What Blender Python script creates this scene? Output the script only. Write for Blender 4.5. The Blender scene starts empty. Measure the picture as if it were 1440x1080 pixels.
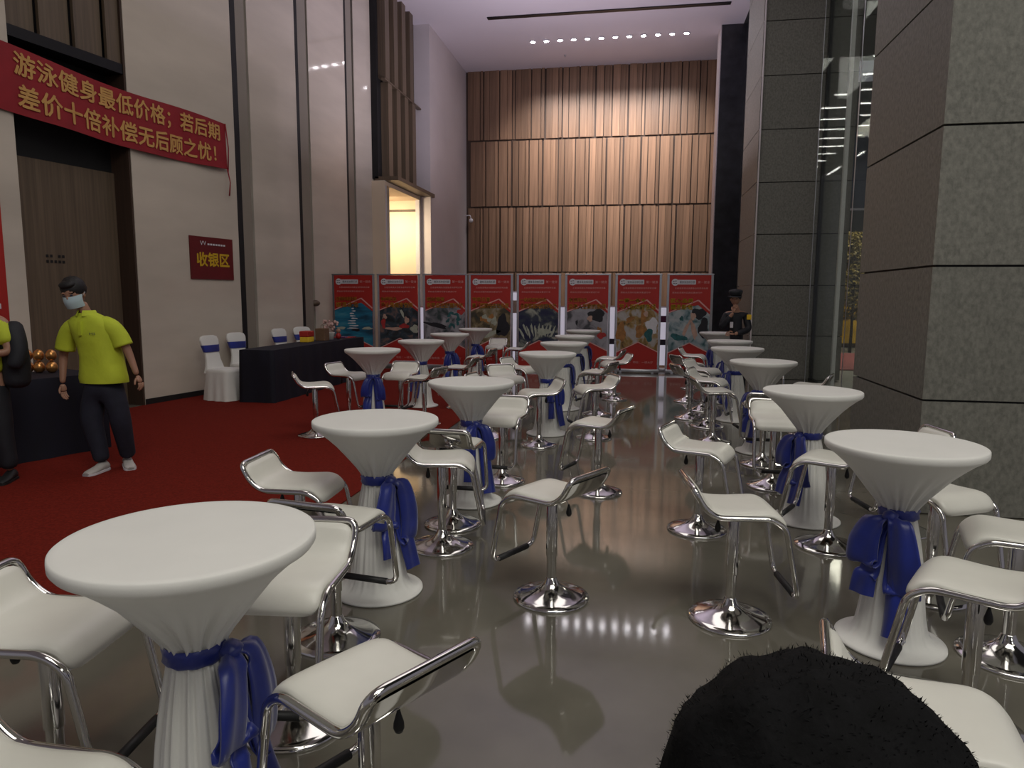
import bpy, bmesh, math, random
from mathutils import Vector, Matrix
random.seed(7)
SC = bpy.context.scene
COL = bpy.context.collection
PI = math.pi

# ---------------------------------------------------------------- camera, world, exposure, lights
EYE = 1.6
cam = bpy.data.cameras.new('camera'); camo = bpy.data.objects.new('camera', cam); COL.objects.link(camo)
Rv = Vector((0.98477896, 0.17373373, 0.00519521)); Dv = Vector((0.02671187, -0.12174141, -0.99220235))
Fv = Vector((-0.17174654, 0.97723877, -0.12452913))
m = Matrix((Rv, -Dv, -Fv)).transposed().to_4x4(); m.translation = (0, 0, EYE)
camo.matrix_world = m
cam.sensor_width = 36; cam.lens = 988 / 1440 * 36; cam.clip_start = 0.02; cam.clip_end = 300
SC.camera = camo
SC.view_settings.view_transform = 'Standard'; SC.view_settings.look = 'None'
SC.view_settings.gamma = 1; SC.view_settings.use_curve_mapping = False
SC.view_settings.exposure = 0.38
W = bpy.data.worlds.new('world'); SC.world = W; W.use_nodes = True
W.node_tree.nodes['Background'].inputs[0].default_value = (0.55, 0.52, 0.60, 1)
W.node_tree.nodes['Background'].inputs[1].default_value = 0.23

def area(name, loc, size, power, color=(1, 1, 1), rot=(0, 0, 0), spread=None):
    l = bpy.data.lights.new(name, 'AREA'); l.energy = power; l.color = color
    l.shape = 'RECTANGLE'; l.size, l.size_y = size
    if spread: l.spread = spread
    o = bpy.data.objects.new(name, l); o.location = loc; o.rotation_euler = rot; COL.objects.link(o); return o
area('hall_light_front', (2.5, -1.5, 9.2), (7, 5), 430, (1.0, 0.97, 0.88))
area('hall_light_middle', (-1.0, 8.0, 9.2), (6, 6), 120, (1.0, 0.95, 0.90))
area('ceiling_fill', (-1.9, 16.5, 4.2), (5, 5), 210, (0.95, 0.86, 1.0), rot=(PI, 0, 0))  # added fill without a fixture, aimed up to brighten the ceiling
area('forecourt_fill', (7.0, 20.0, 6.0), (3, 3), 260, (1.0, 0.9, 0.75))  # fixtureless fill put in to brighten the view outside
area('alcove_light', (-7.3, 19.0, 3.9), (0.5, 0.5), 60, (1.0, 0.80, 0.52), rot=(math.radians(40), 0, 0))

# ---------------------------------------------------------------- materials
MATS = {}
def mat(name, color, rough=0.5, metal=0.0, noise=None, bump=None, spec=0.5, emit=None, estr=0, sheen=0, coat=0, trans=0, alpha=None, hue=None):
    if name in MATS: return MATS[name]
    m = bpy.data.materials.new(name); m.use_nodes = True; nt = m.node_tree; N = nt.nodes; L = nt.links
    b = N['Principled BSDF']
    b.inputs['Base Color'].default_value = (*color, 1); b.inputs['Roughness'].default_value = rough
    b.inputs['Metallic'].default_value = metal; b.inputs['Specular IOR Level'].default_value = spec
    if sheen: b.inputs['Sheen Weight'].default_value = sheen
    if coat: b.inputs['Coat Weight'].default_value = coat
    if trans: b.inputs['Transmission Weight'].default_value = trans
    if emit: b.inputs['Emission Color'].default_value = (*emit, 1); b.inputs['Emission Strength'].default_value = estr
    tc = N.new('ShaderNodeTexCoord')
    src = None
    if noise:      # (scale xyz, detail, low factor, high factor)
        sc, det, lo, hi = noise
        mp = N.new('ShaderNodeMapping'); mp.inputs['Scale'].default_value = sc
        L.new(tc.outputs['Object'], mp.inputs[0])
        n = N.new('ShaderNodeTexNoise'); n.inputs['Scale'].default_value = 1; n.inputs['Detail'].default_value = det
        L.new(mp.outputs[0], n.inputs['Vector'])
        r = N.new('ShaderNodeMapRange'); r.inputs[1].default_value = 0.3; r.inputs[2].default_value = 0.7
        r.inputs[3].default_value = lo; r.inputs[4].default_value = hi
        L.new(n.outputs['Fac'], r.inputs[0]); src = r.outputs[0]
    if hue:        # per-object variation
        oi = N.new('ShaderNodeObjectInfo'); r2 = N.new('ShaderNodeMapRange')
        r2.inputs[3].default_value, r2.inputs[4].default_value = hue
        L.new(oi.outputs['Random'], r2.inputs[0])
        if src:
            mu = N.new('ShaderNodeMath'); mu.operation = 'MULTIPLY'
            L.new(src, mu.inputs[0]); L.new(r2.outputs[0], mu.inputs[1]); src = mu.outputs[0]
        else: src = r2.outputs[0]
    if src:
        vm = N.new('ShaderNodeVectorMath'); vm.operation = 'SCALE'; vm.inputs[0].default_value = color
        L.new(src, vm.inputs['Scale']); L.new(vm.outputs[0], b.inputs['Base Color'])
    if bump:       # (scale, strength, distance)
        n2 = N.new('ShaderNodeTexNoise'); n2.inputs['Scale'].default_value = bump[0]; n2.inputs['Detail'].default_value = 4
        L.new(tc.outputs['Object'], n2.inputs['Vector'])
        bp = N.new('ShaderNodeBump'); bp.inputs['Strength'].default_value = bump[1]; bp.inputs['Distance'].default_value = bump[2]
        L.new(n2.outputs['Fac'], bp.inputs['Height']); L.new(bp.outputs[0], b.inputs['Normal'])
    MATS[name] = m; return m
M_floor = mat('polished_concrete', (0.138, 0.128, 0.103), 0.07, noise=((0.9, 0.9, 0.9), 8, 0.70, 1.35), bump=(2, 0.015, 0.01), spec=0.55)
M_carpet = mat('red_carpet', (0.155, 0.014, 0.008), 0.95, noise=((60, 60, 60), 3, 0.75, 1.2), bump=(150, 0.5, 0.004), spec=0.1)
M_ceil = mat('painted_ceiling', (0.72, 0.67, 0.74), 0.7, noise=((0.3, 0.3, 0.3), 2, 0.97, 1.03))
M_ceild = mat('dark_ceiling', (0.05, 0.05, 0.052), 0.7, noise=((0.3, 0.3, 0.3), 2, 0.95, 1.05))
M_marble = mat('cream_stone', (0.60, 0.535, 0.455), 0.06, noise=((0.5, 0.5, 1.8), 7, 0.88, 1.08), spec=0.45)
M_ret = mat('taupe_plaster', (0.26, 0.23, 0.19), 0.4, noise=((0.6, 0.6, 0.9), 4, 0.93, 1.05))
M_paint = mat('pale_plaster', (0.62, 0.57, 0.58), 0.45, noise=((0.6, 0.6, 0.9), 4, 0.93, 1.05))
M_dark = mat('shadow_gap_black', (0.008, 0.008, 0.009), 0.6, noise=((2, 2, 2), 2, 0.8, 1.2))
M_wood = mat('walnut_plank', (0.235, 0.140, 0.088), 0.42, noise=((28, 28, 0.7), 5, 0.72, 1.2), hue=(0.72, 1.22), spec=0.35)
M_wdark = mat('walnut_groove', (0.05, 0.028, 0.018), 0.6, noise=((28, 28, 0.7), 4, 0.8, 1.2))
M_wgrey = mat('smoked_veneer', (0.125, 0.090, 0.060), 0.5, noise=((30, 30, 0.8), 5, 0.78, 1.18), hue=(0.9, 1.1))
M_concrete = mat('grey_stone_panel', (0.168, 0.165, 0.142), 0.55, noise=((38, 38, 26), 7, 0.74, 1.26), bump=(70, 0.35, 0.004), hue=(0.93, 1.07))
M_chrome = mat('chrome', (0.72, 0.71, 0.69), 0.10, 1.0, noise=((6, 6, 6), 3, 0.94, 1.03))
M_leather = mat('white_leatherette', (0.70, 0.69, 0.63), 0.38, noise=((5, 5, 5), 3, 0.96, 1.03), bump=(220, 0.08, 0.001))
M_brown = mat('bare_brown_edge', (0.17, 0.10, 0.07), 0.5, noise=((9, 9, 9), 3, 0.85, 1.1))
M_rubber = mat('black_rubber', (0.012, 0.012, 0.013), 0.55, noise=((30, 30, 30), 2, 0.8, 1.2))
M_cloth = mat('stretch_cloth', (0.74, 0.735, 0.70), 0.75, noise=((3, 3, 3), 3, 0.96, 1.03), bump=(300, 0.06, 0.0008), sheen=0.2)
M_satin = mat('blue_satin', (0.005, 0.017, 0.20), 0.40, noise=((7, 7, 7), 3, 0.7, 1.3), sheen=0.3, spec=0.6)
M_navy = mat('navy_tablecloth', (0.003, 0.0035, 0.013), 0.8, noise=((10, 10, 2), 3, 0.7, 1.25))
M_red = mat('red_vinyl', (0.42, 0.020, 0.014), 0.5, noise=((1.5, 1.5, 1.5), 3, 0.9, 1.08))
M_redcloth = mat('red_banner_cloth', (0.29, 0.010, 0.018), 0.7, noise=((4, 4, 4), 3, 0.85, 1.1), bump=(12, 0.15, 0.01))
M_maroon = mat('maroon_board', (0.13, 0.008, 0.010), 0.5, noise=((4, 4, 4), 3, 0.9, 1.08))
M_gold = mat('gold_print', (0.62, 0.34, 0.10), 0.6, noise=((20, 20, 20), 2, 0.92, 1.05))
M_yellow = mat('yellow_print', (0.85, 0.55, 0.03), 0.6, noise=((20, 20, 20), 2, 0.92, 1.05))
M_orange = mat('orange_print', (0.80, 0.33, 0.04), 0.6, noise=((20, 20, 20), 2, 0.92, 1.05))
M_pink = mat('pale_pink_print', (0.72, 0.36, 0.34), 0.6, noise=((20, 20, 20), 2, 0.92, 1.05))
M_white = mat('white_print', (0.68, 0.66, 0.70), 0.6, noise=((20, 20, 20), 2, 0.95, 1.03))
M_ink = mat('dark_ink', (0.03, 0.04, 0.07), 0.6, noise=((20, 20, 20), 2, 0.9, 1.1))
M_alu = mat('aluminium', (0.55, 0.56, 0.60), 0.3, 0.9, noise=((8, 8, 8), 3, 0.92, 1.05))
M_black = mat('black_metal', (0.012, 0.012, 0.014), 0.4, 0.3, noise=((8, 8, 8), 3, 0.85, 1.1))
M_goldm = mat('gold_foil', (0.62, 0.30, 0.10), 0.28, 0.85, noise=((12, 12, 12), 3, 0.85, 1.15))
M_skin = mat('skin', (0.36, 0.19, 0.125), 0.5, noise=((9, 9, 9), 3, 0.92, 1.06))
M_hair = mat('black_hair', (0.006, 0.005, 0.006), 0.6, noise=((40, 40, 40), 4, 0.6, 1.6), bump=(120, 0.7, 0.004))
M_lime = mat('lime_polo_cloth', (0.52, 0.60, 0.035), 0.8, noise=((6, 6, 6), 4, 0.92, 1.06), bump=(9, 0.35, 0.02))
M_jean = mat('dark_denim', (0.012, 0.013, 0.026), 0.85, noise=((12, 12, 12), 4, 0.8, 1.25), bump=(11, 0.3, 0.02))
M_mask = mat('mask_blue', (0.47, 0.60, 0.66), 0.7, noise=((10, 10, 60), 2, 0.96, 1.03))
M_shoe = mat('sneaker_white', (0.50, 0.47, 0.45), 0.6, noise=((14, 14, 14), 3, 0.85, 1.05))
M_uni = mat('black_uniform', (0.008, 0.009, 0.014), 0.7, noise=((12, 12, 12), 3, 0.8, 1.2), bump=(14, 0.3, 0.015))
M_bark = mat('bark', (0.03, 0.025, 0.02), 0.9, noise=((20, 20, 5), 4, 0.7, 1.3))
M_leaf = mat('autumn_leaf', (0.17, 0.13, 0.035), 0.6, noise=((2.2, 2.2, 1.0), 4, 0.35, 1.6))
M_paver = mat('pale_paving', (0.30, 0.29, 0.25), 0.7, noise=((3, 3, 3), 4, 0.9, 1.08))
M_bulb = mat('lamp_face', (1, 1, 1), 0.4, emit=(1.0, 0.95, 1.0), estr=42, noise=((2, 2, 2), 1, 1, 1))
M_strip = mat('strip_lamp_face', (1, 1, 1), 0.4, emit=(1.0, 0.98, 0.90), estr=26, noise=((2, 2, 2), 1, 1, 1))
M_warm = mat('warm_plaster', (0.80, 0.66, 0.50), 0.5, noise=((1, 1, 1), 3, 0.95, 1.04))
def glass_mat():
    m = bpy.data.materials.new('clear_glass'); m.use_nodes = True; N = m.node_tree.nodes; L = m.node_tree.links
    N.remove(N['Principled BSDF']); out = N['Material Output']
    t = N.new('ShaderNodeBsdfTransparent'); t.inputs[0].default_value = (0.94, 0.96, 0.95, 1)
    g = N.new('ShaderNodeBsdfGlossy'); g.inputs['Roughness'].default_value = 0.015
    ge = N.new('ShaderNodeNewGeometry'); dt = N.new('ShaderNodeVectorMath'); dt.operation = 'DOT_PRODUCT'
    L.new(ge.outputs['Normal'], dt.inputs[0]); L.new(ge.outputs['Incoming'], dt.inputs[1])
    def mth(op, x, y=None):
        n = N.new('ShaderNodeMath'); n.operation = op
        for i_, q in enumerate((x, y)):
            if q is None: continue
            if isinstance(q, (int, float)): n.inputs[i_].default_value = q
            else: L.new(q, n.inputs[i_])
        return n.outputs[0]
    c_ = mth('ABSOLUTE', dt.outputs['Value']); F_ = mth('ADD', mth('MULTIPLY', mth('POWER', mth('SUBTRACT', 1.0, c_), 5.0), 0.9), 0.045)
    mx = N.new('ShaderNodeMixShader'); L.new(F_, mx.inputs[0]); L.new(t.outputs[0], mx.inputs[1]); L.new(g.outputs[0], mx.inputs[2])
    L.new(mx.outputs[0], out.inputs[0]); return m
M_glass = glass_mat()
def photo_mat(name, cols, scale, seed):
    """printed photograph: soft colour patches that belong to the print"""
    m = bpy.data.materials.new(name); m.use_nodes = True; N = m.node_tree.nodes; L = m.node_tree.links; b = N['Principled BSDF']
    b.inputs['Roughness'].default_value = 0.5
    tc = N.new('ShaderNodeTexCoord'); mp = N.new('ShaderNodeMapping'); mp.inputs['Location'].default_value = (seed, seed * 2.3, seed * 1.7)
    mp.inputs['Scale'].default_value = scale
    n = N.new('ShaderNodeTexNoise'); n.inputs['Scale'].default_value = 1; n.inputs['Detail'].default_value = 3; n.inputs['Distortion'].default_value = 0.6
    r = N.new('ShaderNodeValToRGB'); L.new(tc.outputs['Object'], mp.inputs[0]); L.new(mp.outputs[0], n.inputs['Vector'])
    L.new(n.outputs['Fac'], r.inputs[0]); L.new(r.outputs[0], b.inputs['Base Color'])
    e = r.color_ramp.elements
    while len(e) < len(cols): e.new(0.5)
    for i, c in enumerate(cols): e[i].position = 0.32 + 0.36 * i / (len(cols) - 1); e[i].color = (*c, 1)
    return m

# ---------------------------------------------------------------- mesh helpers
class MB:
    def __init__(s): s.v = []; s.f = []; s.mi = []; s.sm = []
    def add(s, vs, fs, smooth=False, mi=0):
        o = len(s.v); s.v += [tuple(v) for v in vs]; s.f += [tuple(i + o for i in f) for f in fs]
        s.mi += [mi] * len(fs); s.sm += [smooth] * len(fs); return s
    def box(s, c, d, rz=0, bev=0, mi=0):
        x, y, z = (k / 2 for k in d); pts = []
        if bev:
            bm = bmesh.new(); bmesh.ops.create_cube(bm, size=1)
            for v in bm.verts: v.co = Vector((v.co.x * d[0], v.co.y * d[1], v.co.z * d[2]))
            bmesh.ops.bevel(bm, geom=list(bm.edges), offset=bev, segments=2, affect='EDGES', profile=0.5)
            bm.verts.index_update(); vs = [v.co.copy() for v in bm.verts]; fs = [[v.index for v in f.verts] for f in bm.faces]; bm.free()
        else:
            vs = [Vector(p) for p in ((-x, -y, -z), (x, -y, -z), (x, y, -z), (-x, y, -z), (-x, -y, z), (x, -y, z), (x, y, z), (-x, y, z))]
            fs = [(0, 3, 2, 1), (4, 5, 6, 7), (0, 1, 5, 4), (1, 2, 6, 5), (2, 3, 7, 6), (3, 0, 4, 7)]
        R = Matrix.Rotation(rz, 3, 'Z')
        return s.add([R @ v + Vector(c) for v in vs], fs, False, mi)
    def lathe(s, prof, seg=32, c=(0, 0, 0), fn=None, caps=(True, True), mi=0):
        vs = []; fs = []
        for i, (r, z) in enumerate(prof):
            for k in range(seg):
                a = 2 * PI * k / seg; rr = r * (fn(i, a, z) if fn else 1)
                vs.append((c[0] + rr * math.cos(a), c[1] + rr * math.sin(a), c[2] + z))
        for i in range(len(prof) - 1):
            for k in range(seg):
                k2 = (k + 1) % seg; fs.append((i * seg + k, i * seg + k2, (i + 1) * seg + k2, (i + 1) * seg + k))
        if caps[0]: fs.append(tuple(range(seg))[::-1])
        if caps[1]: fs.append(tuple((len(prof) - 1) * seg + k for k in range(seg)))
        return s.add(vs, fs, True, mi)
    def tube(s, path, r, seg=8, closed=False, flat=1.0, up=None, mi=0):
        P = [Vector(p) for p in path]; n = len(P); vs = []; fs = []
        rs = r if isinstance(r, (list, tuple)) else [r] * n
        u = None
        for i in range(n):
            a = P[(i - 1) % n] if (closed or i > 0) else P[i]; b = P[(i + 1) % n] if (closed or i < n - 1) else P[i]
            t = (b - a).normalized()
            if up is not None: u = Vector(up)
            elif u is None: u = Vector((0, 0, 1)) if abs(t.z) < 0.9 else Vector((1, 0, 0))
            w = u - t * u.dot(t)
            if w.length < 1e-4: w = t.orthogonal()
            w.normalize(); u = w; q = t.cross(w)
            for k in range(seg):
                an = 2 * PI * k / seg; vs.append(P[i] + w * (math.cos(an) * rs[i]) + q * (math.sin(an) * rs[i] * flat))
        m_ = n if closed else n - 1
        for i in range(m_):
            j = (i + 1) % n
            for k in range(seg):
                k2 = (k + 1) % seg; fs.append((i * seg + k, i * seg + k2, j * seg + k2, j * seg + k))
        if not closed: fs.append(tuple(range(seg))[::-1]); fs.append(tuple((n - 1) * seg + k for k in range(seg)))
        return s.add(vs, fs, True, mi)
    def ball(s, c, r, seg=16, rings=10, fn=None, mi=0):
        if not isinstance(r, (list, tuple)): r = (r, r, r)
        vs = [(c[0], c[1], c[2] - r[2])]; fs = []
        for i in range(1, rings):
            th = PI * i / rings
            for k in range(seg):
                a = 2 * PI * k / seg; d = Vector((math.sin(th) * math.cos(a), math.sin(th) * math.sin(a), -math.cos(th)))
                q = fn(d) if fn else 1
                vs.append((c[0] + d.x * r[0] * q, c[1] + d.y * r[1] * q, c[2] + d.z * r[2] * q))
        vs.append((c[0], c[1], c[2] + r[2])); L = len(vs) - 1
        for k in range(seg):
            k2 = (k + 1) % seg; fs.append((0, 1 + k2, 1 + k)); fs.append((L, L - seg + k, L - seg + k2))
            for i in range(rings - 2):
                a = 1 + i * seg; fs.append((a + k, a + k2, a + seg + k2, a + seg + k))
        return s.add(vs, fs, True, mi)
    def grid(s, rows, smooth=True, mi=0, closed=False):
        n = len(rows[0]); vs = [p for r in rows for p in r]; fs = []
        for i in range(len(rows) - 1):
            for k in range(n if closed else n - 1):
                k2 = (k + 1) % n; fs.append((i * n + k, i * n + k2, (i + 1) * n + k2, (i + 1) * n + k))
        return s.add(vs, fs, smooth, mi)
    def mesh(s, name, mats):
        me = bpy.data.meshes.new(name); me.from_pydata([tuple(v) for v in s.v], [], s.f)
        for mm in (mats if isinstance(mats, (list, tuple)) else [mats]): me.materials.append(mm)
        me.polygons.foreach_set('use_smooth', s.sm); me.polygons.foreach_set('material_index', s.mi); me.update(); return me
    def obj(s, name, mats, parent=None, loc=None, rz=0):
        o = bpy.data.objects.new(name, s.mesh(name, mats)); COL.objects.link(o)
        if parent: o.parent = parent
        if loc: o.location = loc
        if rz: o.rotation_euler.z = rz
        return o
def autosmooth(o, deg=35):
    me = o.data; bm = bmesh.new(); bm.from_mesh(me)
    for e in bm.edges:
        if len(e.link_faces) == 2 and e.calc_face_angle(0) > math.radians(deg): e.smooth = False
    for f in bm.faces: f.smooth = True
    bm.to_mesh(me); bm.free(); return o
def tag(o, label=None, cat=None, group=None, kind=None):
    if label: o['label'] = label
    if cat: o['category'] = cat
    if group: o['group'] = group
    if kind: o['kind'] = kind
    return o
def empty(name, loc=(0, 0, 0), rz=0):
    o = bpy.data.objects.new(name, None); COL.objects.link(o); o.location = loc; o.rotation_euler.z = rz
    o.empty_display_size = 0.1; return o
def copy_tree(o, parent=None):
    c = o.copy(); COL.objects.link(c); c.parent = parent
    for ch in list(o.children): copy_tree(ch, c)
    return c
def struct(o): o['kind'] = 'structure'; return o
def fillet(P, r, n=5, closed=False):
    P = [Vector(p) for p in P]; out = []; N = len(P)
    for i in range(N):
        if not closed and i in (0, N - 1): out.append(P[i]); continue
        a, b, c = P[i - 1], P[i], P[(i + 1) % N]
        u = (a - b); v = (c - b); rr = min(r, u.length * 0.45, v.length * 0.45)
        p0 = b + u.normalized() * rr; p1 = b + v.normalized() * rr
        for k in range(n + 1):
            t = k / n; out.append(p0 * (1 - t) ** 2 + b * 2 * t * (1 - t) + p1 * t * t)
    return out
def subdiv_curve(P, n):
    """Catmull-Rom through points"""
    P = [Vector(p) for p in P]; out = []
    for i in range(len(P) - 1):
        a = P[max(i - 1, 0)]; b = P[i]; c = P[i + 1]; d = P[min(i + 2, len(P) - 1)]
        for k in range(n):
            t = k / n; out.append(0.5 * ((2 * b) + (c - a) * t + (2 * a - 5 * b + 4 * c - d) * t * t + (3 * b - a - 3 * c + d) * t ** 3))
    out.append(P[-1]); return out
def realize(o):
    """bake modifiers into the mesh"""
    bpy.context.view_layer.update(); dg = bpy.context.evaluated_depsgraph_get()
    me = bpy.data.meshes.new_from_object(o.evaluated_get(dg)); old = o.data; o.modifiers.clear(); o.data = me; me.name = o.name
    return o
def skin(name, nodes, edges, m, parent=None, sub=2, root=0, smooth=True):
    me = bpy.data.meshes.new(name); me.from_pydata([n[:3] for n in nodes], edges, []); me.materials.append(m)
    o = bpy.data.objects.new(name, me); COL.objects.link(o)
    md = o.modifiers.new('s', 'SKIN'); md.use_smooth_shade = True; md.branch_smoothing = 0.6
    for i, n in enumerate(nodes):
        sv = me.skin_vertices[0].data[i]; sv.radius = (n[3], n[4] if len(n) > 4 else n[3]); sv.use_root = (i == root)
    sb = o.modifiers.new('b', 'SUBSURF'); sb.levels = sub; sb.render_levels = sub
    realize(o)
    if parent: o.parent = parent
    if not o.data.materials: o.data.materials.append(m)
    for p in o.data.polygons: p.use_smooth = True
    return o
FONT_CACHE = {}
def glyph_mesh(body, bold):
    heavy = bold if bold > 0.021 else 0; 
    if (body, bold) in FONT_CACHE: return FONT_CACHE[(body, bold)]
    cu = bpy.data.curves.new('lettering', 'FONT'); cu.body = body; cu.resolution_u = 2; cu.offset = 0; cu.space_character = 1.02
    o = bpy.data.objects.new('tmp', cu); COL.objects.link(o); bpy.context.view_layer.update()
    me = o.to_mesh(); vs = [tuple(v.co) for v in me.vertices]; fs = [tuple(p.vertices) for p in me.polygons]; o.to_mesh_clear()
    bpy.data.objects.remove(o); bpy.data.curves.remove(cu)
    if heavy:
        v0, f0 = vs, fs; vs = []; fs = []
        for dx, dy in ((0, 0), (heavy, 0), (-heavy, 0), (0, heavy), (0, -heavy)):
            o_ = len(vs); vs = vs + [(v[0] + dx, v[1] + dy) for v in v0]; fs = fs + [tuple(i + o_ for i in f) for f in f0]
    x0 = min(v[0] for v in vs); x1 = max(v[0] for v in vs); y0 = min(v[1] for v in vs); y1 = max(v[1] for v in vs)
    vs = [((v[0] - x0) / (x1 - x0), (v[1] - y0) / (y1 - y0)) for v in vs]
    FONT_CACHE[(body, bold)] = (vs, fs); return vs, fs
def text_on(mb, body, bl, br, tl, tr, bold=0.012, mi=0):
    bl, br, tl, tr = map(Vector, (bl, br, tl, tr)); vs, fs = glyph_mesh(body, bold)
    return mb.add([(bl * (1 - u) + br * u) * (1 - v) + (tl * (1 - u) + tr * u) * v for u, v in vs], fs, False, mi)

# ================================================================ SETTING
H = 9.35
def prism(pts, z0, z1):
    n = len(pts); b = MB(); b.add([(x, y, z) for z in (z0, z1) for x, y in pts], [tuple(range(n))[::-1], tuple(range(n, 2 * n))] + [(k, (k + 1) % n, n + (k + 1) % n, n + k) for k in range(n)]); return b
fl = struct(prism([(-8.6, -23), (13, -23), (13, 5), (3.4, 5), (3.4, 26), (-8.6, 26)], -0.1, 0).obj('floor', M_floor))
ce = struct(MB().box((-2.9, 1.5, H + 0.05), (11.4, 49, 0.1)).obj('ceiling', M_ceil))
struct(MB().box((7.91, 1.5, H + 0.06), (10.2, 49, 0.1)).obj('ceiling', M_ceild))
# linear slot and downlights on the ceiling
sl = MB().box((-1.05, 20.45, H - 0.012), (6.6, 0.16, 0.03)).obj('linear_diffuser', M_black)
tag(sl, 'long black linear air slot running across the white ceiling', 'air vent')
for i in range(12):
    x = -3.35 + i * (4.59 / 11)
    dl = empty('downlight', (x, 22.45, H))
    MB().lathe([(0.10, 0), (0.10, -0.02), (0.075, -0.03), (0.07, -0.012)], 20, caps=(True, True)).obj('trim_ring', M_white, dl)
    MB().lathe([(0.068, -0.018), (0.066, -0.034), (0.02, -0.038)], 16).obj('lamp_face', M_bulb, dl)
    nm = ['leftmost', 'second from left', 'third from left', 'fourth from left', 'fifth from left', 'sixth from left', 'sixth from right', 'fifth from right', 'fourth from right', 'third from right', 'second from right', 'rightmost'][i]
    tag(dl, 'glowing round ceiling downlight, %s of the row before the wood wall' % nm, 'downlight', 'row of ceiling downlights')
    l = bpy.data.lights.new('downlight_beam', 'SPOT'); l.energy = 260; l.spot_size = math.radians(76); l.spot_blend = 0.9; l.color = (1, 0.93, 0.90); l.shadow_soft_size = 0.06
    lo = bpy.data.objects.new('downlight_beam', l); lo.parent = dl; lo.location = (0, 0, -0.06); COL.objects.link(lo)
    lo.rotation_euler = (math.radians(38), 0, 0)
tag(MB().lathe([(0.04, 0), (0.04, -0.01), (0.012, -0.02), (0.012, -0.05), (0.03, -0.055)], 12, c=(-2.5, 23.85, H)).obj('fire_sprinkler', M_alu), 'small fire sprinkler head on the white ceiling', 'sprinkler')

# back wall : walnut planks in four tiers
wb = struct(MB().box((-1.85, 25.2, H / 2), (9.2, 0.2, H)).obj('wall_back', M_wdark))
tiers = [(0.0, 2.42), (2.46, 4.69), (4.75, 6.97), (7.03, 9.35)]
random.seed(3)
PLANKM = {}
def plank(parent, x0, w, z0, z1, d, y, m=M_wood):
    key = (round(w, 3), round(z1 - z0, 3), d, m.name)
    if key not in PLANKM: PLANKM[key] = MB().box((0, 0, 0), (w, d, z1 - z0)).mesh('plank', m)
    o = bpy.data.objects.new('plank', PLANKM[key]); COL.objects.link(o); o.parent = parent; o.location = (x0 + w / 2, y, (z0 + z1) / 2)
for z0, z1 in tiers:
    x = -6.08 + random.uniform(0, 0.15)
    while x < 2.36:
        for w, d in random.choice([((0.20, 0.05), (0.20, 0.05), (0.10, 0.09)), ((0.24, 0.07), (0.16, 0.05), (0.07, 0.03)), ((0.18, 0.05), (0.24, 0.05), (0.09, 0.08)), ((0.30, 0.06), (0.10, 0.09))]):
            if x + w > 2.40: w = 2.40 - x
            if w < 0.03: x = 9; break
            plank(wb, x, w, z0, z1, d, 25.1 - d / 2)
            x += w + random.choice((0.008, 0.008, 0.03))
        x += 0.035
MB().box((2.44, 25.02, H / 2), (0.06, 0.1, H)).obj('edge_strip', M_paint, wb)
# left wall near corner
wl = struct(MB().box((-6.25, 22.85, H / 2), (0.3, 4.5, H)).obj('wall_left', M_paint))
MB().box((-6.95, 20.72, H / 2), (1.2, 0.24, H)).obj('end_return', M_paint, wl)
# CCTV camera on the corner
cc = empty('cctv_camera', (-6.02, 24.9, 4.42)); tag(cc, 'small white security camera on an arm in the left back corner', 'camera')
MB().tube(fillet([(-0.08, 0, 0), (0.1, 0, 0.02), (0.14, -0.02, -0.12)], 0.05), 0.02, 8).obj('arm', M_white, cc)
MB().ball((0.14, -0.02, -0.17), 0.075, 14, 8).obj('dome', M_white, cc)

# slatted timber screen above the lit opening
ss = struct(empty('wall_slatted', (0, 0, 0)))
MB().box((-6.72, 19.1, 6.95), (0.3, 3.1, 4.8)).obj('backing', M_dark, ss)
for z0, z1 in ((4.60, 6.97), (7.03, 9.35)):
    off = 0 if z0 > 6 else 0.16
    for k in range(5):
        y = 17.66 + off + k * 0.66
        if y + 0.3 > 20.55: continue
        MB().box((-6.47, y + 0.15, (z0 + z1) / 2), (0.2, 0.3, z1 - z0)).obj('slat', M_wgrey, ss)
MB().box((-6.42, 19.1, 6.995), (0.12, 3.0, 0.04)).obj('rail', M_wgrey, ss)
MB().box((-6.35, 19.2, 4.55), (0.62, 3.3, 0.10)).obj('bottom_board', M_wgrey, ss)
# lit alcove below
al = struct(empty('wall_alcove', (0, 0, 0)))
MB().box((-7.6, 20.60, 2.25), (2.4, 0.06, 4.5)).obj('far_side', M_warm, al)
MB().box((-8.8, 19.1, 2.25), (0.1, 3.0, 4.5)).obj('back_side', M_warm, al)
MB().box((-7.6, 19.1, 4.44), (2.4, 3.0, 0.1)).obj('soffit', M_warm, al)
MB().box((-7.6, 17.55, 2.25), (2.4, 0.06, 4.5)).obj('near_side', M_warm, al)
MB().box((-7.0, 20.53, 4.1), (1.1, 0.08, 0.06)).obj('picture_rail', M_wgrey, al)
d1 = struct(empty('door_1', (0, 0, 0)))
MB().box((-6.46, 20.50, 2.25), (0.12, 0.12, 4.5)).obj('frame_post', M_white, d1)
MB().box((-6.46, 17.66, 2.25), (0.10, 0.10, 4.5)).obj('frame_post', M_white, d1)
MB().box((-6.43, 20.42, 1.24), (0.10, 0.12, 0.08)).obj('lock_case', M_black, d1)

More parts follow.
